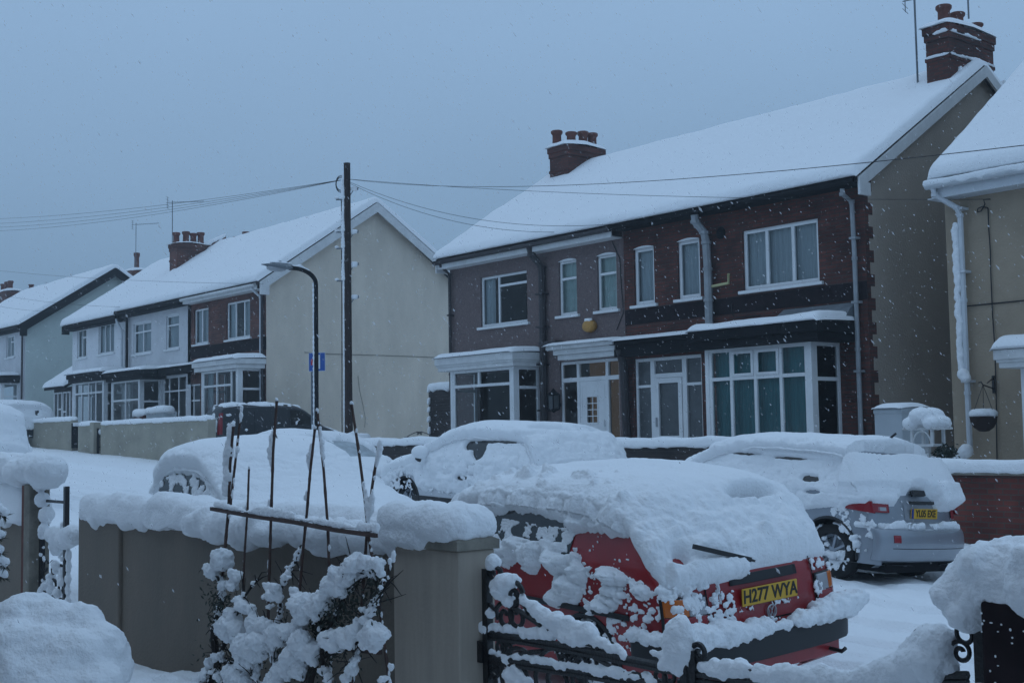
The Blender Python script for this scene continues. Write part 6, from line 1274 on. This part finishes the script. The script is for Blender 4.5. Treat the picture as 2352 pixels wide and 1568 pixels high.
# snow heap in the near right corner
def heap(name, c, r, label, cat, seed=0, bumps=()):
    n = 90; P = np.zeros((n, n, 3))
    A = np.linspace(0, 2*pi, n); Q = np.linspace(0, 1, n)
    for i, a_ in enumerate(A): P[i, :, 0] = c[0]+r[0]*cos(a_)*Q; P[i, :, 1] = c[1]+r[1]*sin(a_)*Q; P[i, :, 2] = c[2]+r[2]*np.sqrt(np.clip(1-Q**2.2, 0, 1))
    P[-1] = P[0]
    k = np.clip(1.15-Q, 0, 1)[None, :, None]
    P2 = P+ (np.stack([fbm(P, 2.2, 3, seed)*.10, fbm(P, 2.2, 3, seed+1)*.10, fbm(P, 2.0, 4, seed+2)*.20+billow(P, 4.5, 3, seed+3)*.035], -1))*min(r)*1.6
    for bc, br, bh in bumps: P2[..., 2] += bh*np.exp(-((P[..., 0]-bc[0])**2+(P[..., 1]-bc[1])**2)/br**2)
    P2[-1] = P2[0]; b = MB(); b.grid(P2.transpose(1, 0, 2)); o = b.build(name, SNOW, None, smooth=True); return based(o, label, cat)
k = at('B5', 1780, 1500, Y=3.3); kk = k
t = empty('bush', (k[0]+.15, 3.2, 0), 'snow covered shrub top in the near right corner before the dark pillar', 'bush')
blob('snow', [((k[0]+dx, 3.25+dy, k[2]-.17+dz), r) for dx, dy, dz, r in ((0, 0, 0, .15), (.16, .05, .01, .15), (-.17, 0, -.05, .13), (.32, 0, 0, .15), (.48, .1, 0, .16), (-.3, -.02, -.10, .10), (.1, -.1, -.12, .16), (.3, -.1, -.12, .16))], t, voxel=.016, disp=.015, ns=.08, smooth=8)
b = MB(); rn = random.Random(2)
for i in range(22): a_ = rn.uniform(0, 2*pi); b.tube([(k[0]+.1, 3.2, -.15), (k[0]+.1+.2*cos(a_), 3.2+.12*sin(a_), .3), (k[0]+.12+.4*cos(a_)*rn.random(), 3.22+.2*sin(a_), k[2]-.12)], [.02, .012, .004], 5)
b.build('branches', BARK, t)
# ------------------------------------------------------------------ snow mound bush, near left
k = at('D', 95, 1372, d=7.2)
t = empty('bush', (k[0], k[1], 0), 'big rounded snow mound over a garden bush at the bottom left', 'bush')
rn = random.Random(21); bl = []
def mp(x, y, d): return at('B1', x, y, d=d)
for x, y, r, d in ((180, 1210, .22, 7.3), (100, 1260, .26, 7.2), (270, 1280, .26, 7.2), (400, 1300, .26, 7.2), (500, 1400, .26, 7.1), (530, 1500, .25, 7.1), (380, 1450, .3, 7.0), (220, 1430, .3, 7.0), (60, 1400, .28, 7.0), (100, 1550, .3, 6.9), (320, 1600, .3, 6.9), (480, 1620, .28, 6.9), (-40, 1300, .2, 7.2), (20, 1250, .16, 7.3), (-60, 1500, .3, 7.0), (550, 1600, .2, 7.2), (600, 1480, .10, 7.2), (140, 1180, .12, 7.3), (450, 1270, .14, 7.4), (210, 1700, .3, 6.9), (430, 1750, .3, 7.)):
    p = mp(x, y, d); bl.append((tuple(p), r*.62))
bl += [((k[0]+.02, k[1], .45), (.42, .40, .40)), ((k[0]-.2, k[1]+.1, .4), (.4, .4, .42)), ((k[0]+.25, k[1], .35), (.33, .35, .36))]
blob('snow', bl, t, voxel=.020, disp=.026, ns=.12, smooth=12)
b = MB()
for i in range(30):
    a_ = rn.uniform(0, 2*pi); b.tube([(k[0]+.0, k[1], -.1), (k[0]+.3*cos(a_), k[1]+.3*sin(a_), .3), (k[0]+.4*cos(a_), k[1]+.35*sin(a_), .4+.15*rn.random())], [.02, .012, .005], 5)
b.build('branches', BARK, t)
# drift at the wall foot
blob_t = heap('snow_drift', (-7.6, 3.6, -.05), (1.9, .8, .30), 'low drift of snow along the foot of the near garden wall', 'snow drift', 31)
# conifer sprays at the left edge
cf = empty('conifer', tuple(at('B1', -60, 1200, d=7.6)*np.array([1, 1, 0])), 'snowy conifer sprays poking in at the left edge', 'conifer')
b = MB(); bl = []; rn = random.Random(17)
c0 = at('B1', -90, 900, d=7.6)
for (x, y) in ((30, 715), (10, 830), (30, 970), (25, 1030), (-10, 690), (0, 900), (-30, 1000), (-20, 780)):
    p = at('B1', x, y, d=7.6); a_ = Vector(c0)+Vector((0, 0, (p[2]-c0[2])*1.0+.05)); e_ = Vector(p)
    b.tube([a_, (a_+e_)/2+Vector((0, 0, .03)), e_-Vector((0, 0, .02))], [.012, .009, .003], 5)
    for j in range(60):
        q = a_.lerp(e_, rn.random()); d = Vector((rn.gauss(0, 1), rn.gauss(0, 1), rn.gauss(-.4, .6))).normalized()*.06; s_ = d.orthogonal().normalized()*.006
        b.add([q-s_, q+s_, q+d], [(0, 1, 2)])
    for j in range(7): q = a_.lerp(e_, .25+.75*j/6.); bl.append(((q[0], q[1], q[2]+.02), (.05-.004*j, .05-.004*j, .028)))
b.tube([(c0[0]-.1, c0[1], 0), (c0[0]-.05, c0[1], 1.6)], [.03, .015], 6); b.build('branches', LEAF, cf); blob('snow', bl, cf, voxel=.012, disp=.008, ns=.04)
# ------------------------------------------------------------------ canes and climbing shrub
CYY = 3.75
def c2p(x, y, Y=CYY): return Vector(at('B2', x, y, Y=Y))
canes = [([(310, 205), (292, 420), (285, 640), (262, 890), (240, 1150)], .017, 'thick left bamboo cane, snow clinging to its left side'), ([(352, 120), (322, 380), (295, 620), (272, 760)], .014, 'leaning bamboo cane crossing the thick left one'), ([(393, 432), (386, 640), (368, 900), (360, 1110)], .012, 'shortest bamboo cane, second from the left'),
         ([(541, 70), (522, 330), (512, 640), (500, 1000), (494, 1260)], .015, 'tall middle bamboo cane with snow tufts along it'), ([(743, 220), (718, 450), (702, 650), (680, 860), (662, 1075)], .014, 'cane leaning right, fourth from the left'), ([(756, 125), (790, 440), (812, 740), (820, 1000), (826, 1560)], .014, 'long thin cane crossing the crossbar at its right part'),
         ([(938, 90), (975, 330), (1005, 560), (1030, 800), (1080, 1100), (1138, 1560)], .014, 'tall right cane crossing another in an X'), ([(1082, 310), (1048, 520), (1020, 760), (1005, 980), (985, 1250)], .014, 'short right cane leaning across the tall one'),
         ([(1156, 900), (1120, 1010), (1060, 1140), (975, 1400), (935, 1600)], .011, 'thin cane fanning down from the pillar side')]
TW = {}
for i, (pts, r, lab) in enumerate(canes):
    t = empty('bamboo_cane', tuple(c2p(*pts[-1])), lab, 'cane', 'bamboo canes before the near wall')
    P = [c2p(x, y) for x, y in pts]; Q = resample(np.array([list(p) for p in P]), 40); b = MB()
    rr = [r*.62*(.85+.15*(k/39.))*(1.0 if k % 6 else 1.18) for k in range(40)]; b.tube([tuple(q) for q in Q], rr, 8); b.build('stem', CANE, t, smooth=True)
    bl = []; rn = random.Random(40+i)
    side = -1 if i in (0, 3, 4, 2) else 1
    heavy = {0: (.0, .40, .055), 1: (.0, .5, .028), 2: (.32, .42, .045), 3: (.08, .52, .042), 4: (.0, .45, .032), 5: (.02, .25, .03), 6: (.25, .45, .035), 7: (0, .55, .035), 8: (0, .3, .03)}[i]
    for k in range(40):
        f = k/39.
        if heavy[0] <= f <= heavy[1] and (rn.random() < .85):
            w_ = heavy[2]*.55*max(.15, .5+.9*sin(k*.55+i)*rn.uniform(.5, 1.2))
            bl.append(((Q[k][0]+side*(w_*.8+r*.2), Q[k][1]-.004, Q[k][2]+.01), (w_, w_*.6, rn.uniform(.02, .035))))
        elif rn.random() < .3: bl.append(((Q[k][0]+side*r*.5, Q[k][1], Q[k][2]), (.009, .008, rn.uniform(.012, .03))))
    bl.append((tuple(Q[0]+np.array([0, 0, .008])), (r*.9, r*.8, .014)))
    if i == 0: bl += [((Q[k][0]-.035-.012*sin(k), Q[k][1], Q[k][2]), (.034+.012*sin(k*1.3), .03, .045)) for k in range(5, 14)]
    blob('snow', bl, t, voxel=.007, disp=.007, ns=.035, smooth=1)
t = empty('crossbar', tuple(c2p(640, 720)), 'horizontal wooden crossbar tied across the bamboo canes', 'crossbar')
P = [c2p(*p, Y=CYY-.03) for p in ((192, 642), (400, 680), (640, 715), (850, 755), (1070, 785))]; b = MB()
for a_, q in zip(P[:-1], P[1:]): b.beam(a_, q, .018, .022)
b.build('bar', CANE, t)
bl = []; rn = random.Random(71); Q = resample(np.array([list(p) for p in P]), 60)
for k in range(60):
    f = k/59.; w_ = .008+.016*abs(sin(f*9+1))+(.012 if .3 < f < .55 else 0)+(.02 if f > .9 else 0)
    if .03 < f: bl.append(((Q[k][0], Q[k][1]+.005, Q[k][2]+.016+w_*.6), (.022, .02, w_)))
blob('snow', bl, t, voxel=.010, disp=.008, ns=.04, smooth=3)
t = empty('crossbar', tuple(c2p(910, 1390)), 'short dark crosspiece low on the right canes', 'crosspiece')
b = MB(); b.beam(c2p(880, 1380), c2p(1092, 1400), .02, .03); b.build('bar', CANE, t)
sh = empty('climbing_shrub', (-6.3, 3.6, 0), 'dark climbing shrub loaded with big snow clumps against the near wall', 'shrub')
b = MB(); rn = random.Random(55); YS = 3.72
def stem(pts, r0, r1, Y=YS):
    P = resample(chaikin(np.array([list(c2p(x, y, Y)) for x, y in pts]), 2), 16); P[:, 1] += np.array([.02*sin(i*.9+pts[0][0]) for i in range(16)]); b.tube([tuple(p) for p in P], list(np.linspace(r0, r1, 16)), 6); return P
stems = [stem([(180, 1700), (215, 1400), (225, 1200), (245, 1050), (225, 920)], .03, .014), stem([(150, 1700), (190, 1500), (250, 1440), (300, 1250), (430, 1030)], .02, .006), stem([(560, 1700), (540, 1450), (520, 1280), (560, 1130), (610, 980), (645, 870)], .016, .007),
         stem([(700, 1700), (760, 1400), (745, 1250), (830, 1080), (900, 1000), (960, 960)], .03, .01), stem([(780, 1650), (800, 1300), (870, 1150), (960, 1030), (1010, 1000), (1060, 1000)], .016, .006), stem([(560, 1350), (640, 1240), (720, 1200), (760, 1260)], .008, .005),
         stem([(120, 1560), (200, 1480), (260, 1450), (330, 1470)], .008, .004), stem([(640, 1650), (700, 1500), (860, 1380), (1000, 1330)], .02, .008), stem([(440, 1700), (450, 1500), (430, 1400), (470, 1250)], .014, .006), stem([(900, 1700), (940, 1500), (990, 1330), (1060, 1150), (1120, 1020)], .010, .005)]
for k in range(420):
    s_ = rn.choice(stems); p = Vector(s_[rn.randrange(4, 16)]); d = Vector((rn.gauss(0, 1), rn.gauss(0, .5), rn.gauss(.1, 1))).normalized(); l = rn.uniform(.05, .17); b.tube([p, p+d*l*.5+Vector((0, 0, .01)), p+d*l+Vector((rn.uniform(-.03, .03), 0, rn.uniform(-.03, .03)))], [.005, .0035, .0015], 4)
b.build('branches', BARK, sh, smooth=True)
b = MB()
for (cx, cy, sx, sy, n_) in ((890, 1170, 60, 70, 330), (1060, 1060, 25, 70, 120), (240, 1150, 40, 80, 260), (760, 1240, 60, 50, 200), (640, 1500, 100, 60, 220), (260, 1480, 80, 60, 120), (820, 1400, 60, 60, 120), (340, 1340, 40, 60, 80)):
    for i in range(n_):
        p = c2p(rn.gauss(cx, sx), rn.gauss(cy, sy), YS+rn.uniform(-.06, .08)); a_ = Vector((rn.gauss(0, 1), rn.gauss(0, 1), rn.gauss(-.6, 1))).normalized()*rn.uniform(.010, .02); d = a_.orthogonal().normalized()*.006; b.add([p-a_, p+d, p+a_, p-d], [(0, 1, 2, 3)])
b.build('leaves', LEAF, sh)
clumps = [(230, 930, 70), (200, 975, 50), (255, 890, 32), (310, 1000, 40), (300, 1050, 36), (245, 1045, 28), (370, 1160, 45), (345, 1120, 26), (400, 1175, 32), (300, 1250, 78), (275, 1300, 70), (340, 1300, 55), (310, 1340, 45), (420, 1260, 60), (480, 1260, 48), (400, 1360, 75), (470, 1340, 75), (380, 1440, 75), (540, 1330, 70), (440, 1400, 70), (330, 1400, 45), (600, 1290, 55), (650, 1270, 60),
          (540, 1100, 42), (560, 1060, 24), (600, 1000, 20), (480, 1060, 28), (485, 1110, 22), (520, 1160, 24), (615, 950, 12), (700, 1140, 80), (650, 1110, 50), (760, 1130, 65), (740, 1180, 55), (690, 1200, 60), (830, 1040, 62), (880, 1050, 60), (850, 980, 46), (930, 1010, 48), (800, 1080, 45), (960, 940, 55), (1020, 930, 52), (1070, 940, 48), (920, 960, 42), (1090, 980, 32),
          (680, 1350, 80), (640, 1420, 75), (720, 1400, 72), (660, 1470, 70), (600, 1500, 60), (550, 1500, 60), (520, 1560, 55), (830, 1340, 62), (890, 1310, 62), (950, 1290, 55), (860, 1360, 50), (920, 1340, 50), (1060, 1310, 75), (1030, 1330, 55), (1110, 1310, 42), (970, 1240, 30), (1030, 1190, 32), (1010, 1230, 26), (1060, 1150, 14), (990, 1180, 22),
          (340, 1550, 75), (300, 1530, 50), (150, 1530, 42), (120, 1560, 36), (230, 1420, 34), (180, 1460, 26), (200, 1500, 22), (240, 1540, 28), (960, 1440, 22), (940, 1500, 30), (910, 1540, 34), (955, 1470, 20), (780, 1500, 28), (810, 1545, 26), (740, 1470, 20), (1150, 1480, 18), (1120, 1545, 30), (745, 1250, 14), (765, 1280, 18), (1140, 920, 14), (1120, 1020, 16), (1090, 1060, 14)]
bl = []
for x, y, r in clumps:
    p = c2p(x, y, 3.68); R_ = r/1.328/1.7415*np.linalg.norm(np.array(p)-CAM)/FPX*1.0
    bl.append(((p[0], p[1]+rn.uniform(-.03, .03), p[2]), (R_*rn.uniform(.85, 1.1), R_*.9, R_*rn.uniform(.62, .85))))
    for j in range(4 if r > 40 else 2): a_ = rn.uniform(0, 2*pi); bl.append(((p[0]+R_*.6*cos(a_), p[1]+rn.uniform(-.4, .3)*R_, p[2]+R_*.5*sin(a_)), R_*rn.uniform(.45, .65)))
for P_ in stems:
    for k in range(4, 16):
        if rn.random() < .75:
            for q in range(2): p = P_[k]+(P_[k-1]-P_[k])*(q*.5); bl.append(((p[0], p[1], p[2]+.012), (.014+.01*rn.random(), .014, .012+.008*rn.random())))
blob('snow_clumps', bl, sh, voxel=.0075, disp=.020, ns=.055, smooth=4, fine=1.8)
# ------------------------------------------------------------------ the near row, behind the viewpoint
for i, (xa, xb_) in enumerate(((-13.5, -6.6), (-6.6, .4), (.4, 7.4))):
    h = empty('house', ((xa+xb_)/2, -4, 0), ['near row house on the neighbour side behind the front gardens', 'near row house whose front garden fills the foreground', 'near row house beyond the dark brick gate pillar'][i], 'house', 'houses of the near row behind the viewpoint')
    b = MB(); b.add([(xa, -1.3, -.5), (xb_, -1.3, -.5), (xb_, -1.3, 5.4), (xa, -1.3, 5.4)], [(0, 3, 2, 1)]); b.build('wall', BRICK, h)
    b = MB(); b.box(xa, xb_, -9.5, -9.4, -.5, 5.4); b.build('back_wall', BRICK, h)
    for x in (xa+.05, xb_-.05): g = MB(); gable(g, x, -9.4, -1.3, -.5, 5.4, -5.35, 8.2); g.build('gable_wall', BRICK, h)
    for (wx, wz, ww, wh) in ((xa+1.2, 3.3, 1.8, 1.3), (xa+4.6, 3.3, 1.2, 1.3), (xa+1.0, .7, 2.2, 1.5), (xa+4.8, -.1, 1.0, 2.2)):
        f = MB(); frame_bars(f, wx, wx+ww, wz, wz+wh, -1.30, ((.5, ()), (.5, ())), .06, .05); w_ = f.build('window', WHITE, h); MB().box(wx+.02, wx+ww-.02, -1.299, -1.28, wz+.02, wz+wh-.02).build('pane', GLSOL, w_)
    b = MB(); b.hexa([(xa, -.95, 5.3), (xb_, -.95, 5.3), (xb_, -5.35, 8.2), (xa, -5.35, 8.2), (xa, -.95, 5.4), (xb_, -.95, 5.4), (xb_, -5.35, 8.3), (xa, -5.35, 8.3)]); b.hexa([(xa, -5.35, 8.2), (xb_, -5.35, 8.2), (xb_, -9.7, 5.3), (xa, -9.7, 5.3), (xa, -5.35, 8.3), (xb_, -5.35, 8.3), (xb_, -9.7, 5.4), (xa, -9.7, 5.4)])
    rf = b.build('roof', TILE, h); sn = MB(); sn.hexa([(xa, -.9, 5.41), (xb_, -.9, 5.41), (xb_, -5.35, 8.31), (xa, -5.35, 8.31), (xa, -.9, 5.55), (xb_, -.9, 5.55), (xb_, -5.35, 8.47), (xa, -5.35, 8.47)]); sn.hexa([(xa, -5.35, 8.31), (xb_, -5.35, 8.31), (xb_, -9.7, 5.41), (xa, -9.7, 5.41), (xa, -5.35, 8.47), (xb_, -5.35, 8.47), (xb_, -9.7, 5.55), (xa, -9.7, 5.55)]); sn.build('snow_cover', SNOW, rf)
# ------------------------------------------------------------------ falling snow and the snowy air
rn = random.Random(99); b = MB()
OCT = [(1, 0, 0), (-1, 0, 0), (0, 1, 0), (0, -1, 0), (0, 0, 1), (0, 0, -1)]; OF = [(0, 2, 4), (2, 1, 4), (1, 3, 4), (3, 0, 4), (2, 0, 5), (1, 2, 5), (3, 1, 5), (0, 3, 5)]
ax = Vector((.42, .30, -.75)).normalized(); R1_ = ax.orthogonal().normalized(); R2_ = ax.cross(R1_)
for i in range(34000):
    p = Vector((rn.uniform(-34, 3), rn.uniform(.2, 23), rn.uniform(-.2, 9.5)))
    if (p-Vector((0, 0, 1.75))).length < 7: continue
    s_ = .0035+.0055*rn.random()**2; l = s_*rn.uniform(1.5, 3.0); w_ = s_*rn.uniform(.6, 1.)
    b.add([tuple(p+ax*(o[0]*l)+R1_*(o[1]*w_)+R2_*(o[2]*w_)) for o in OCT], OF)
o = b.build('falling_snow', FLAKE, None, smooth=True); tag(o, 'snowflakes falling through the air all over the street', 'snowfall', kind='stuff')
HZ = True
if HZ:
    m = bpy.data.materials.new('snowy_air'); m.use_nodes = True; n = m.node_tree.nodes; n.remove(n['Principled BSDF']); v = n.new('ShaderNodeVolumePrincipled')
    v.inputs['Color'].default_value = (.82, .93, 1, 1); v.inputs['Density'].default_value = .0022; v.inputs['Anisotropy'].default_value = .2; m.node_tree.links.new(v.outputs[0], n['Material Output'].inputs['Volume'])
    o = MB().box(-410, 310, -310, 510, -4, 20).build('haze', m, None); tag(o, 'pale blue snowy air over the street', 'haze', kind='stuff')
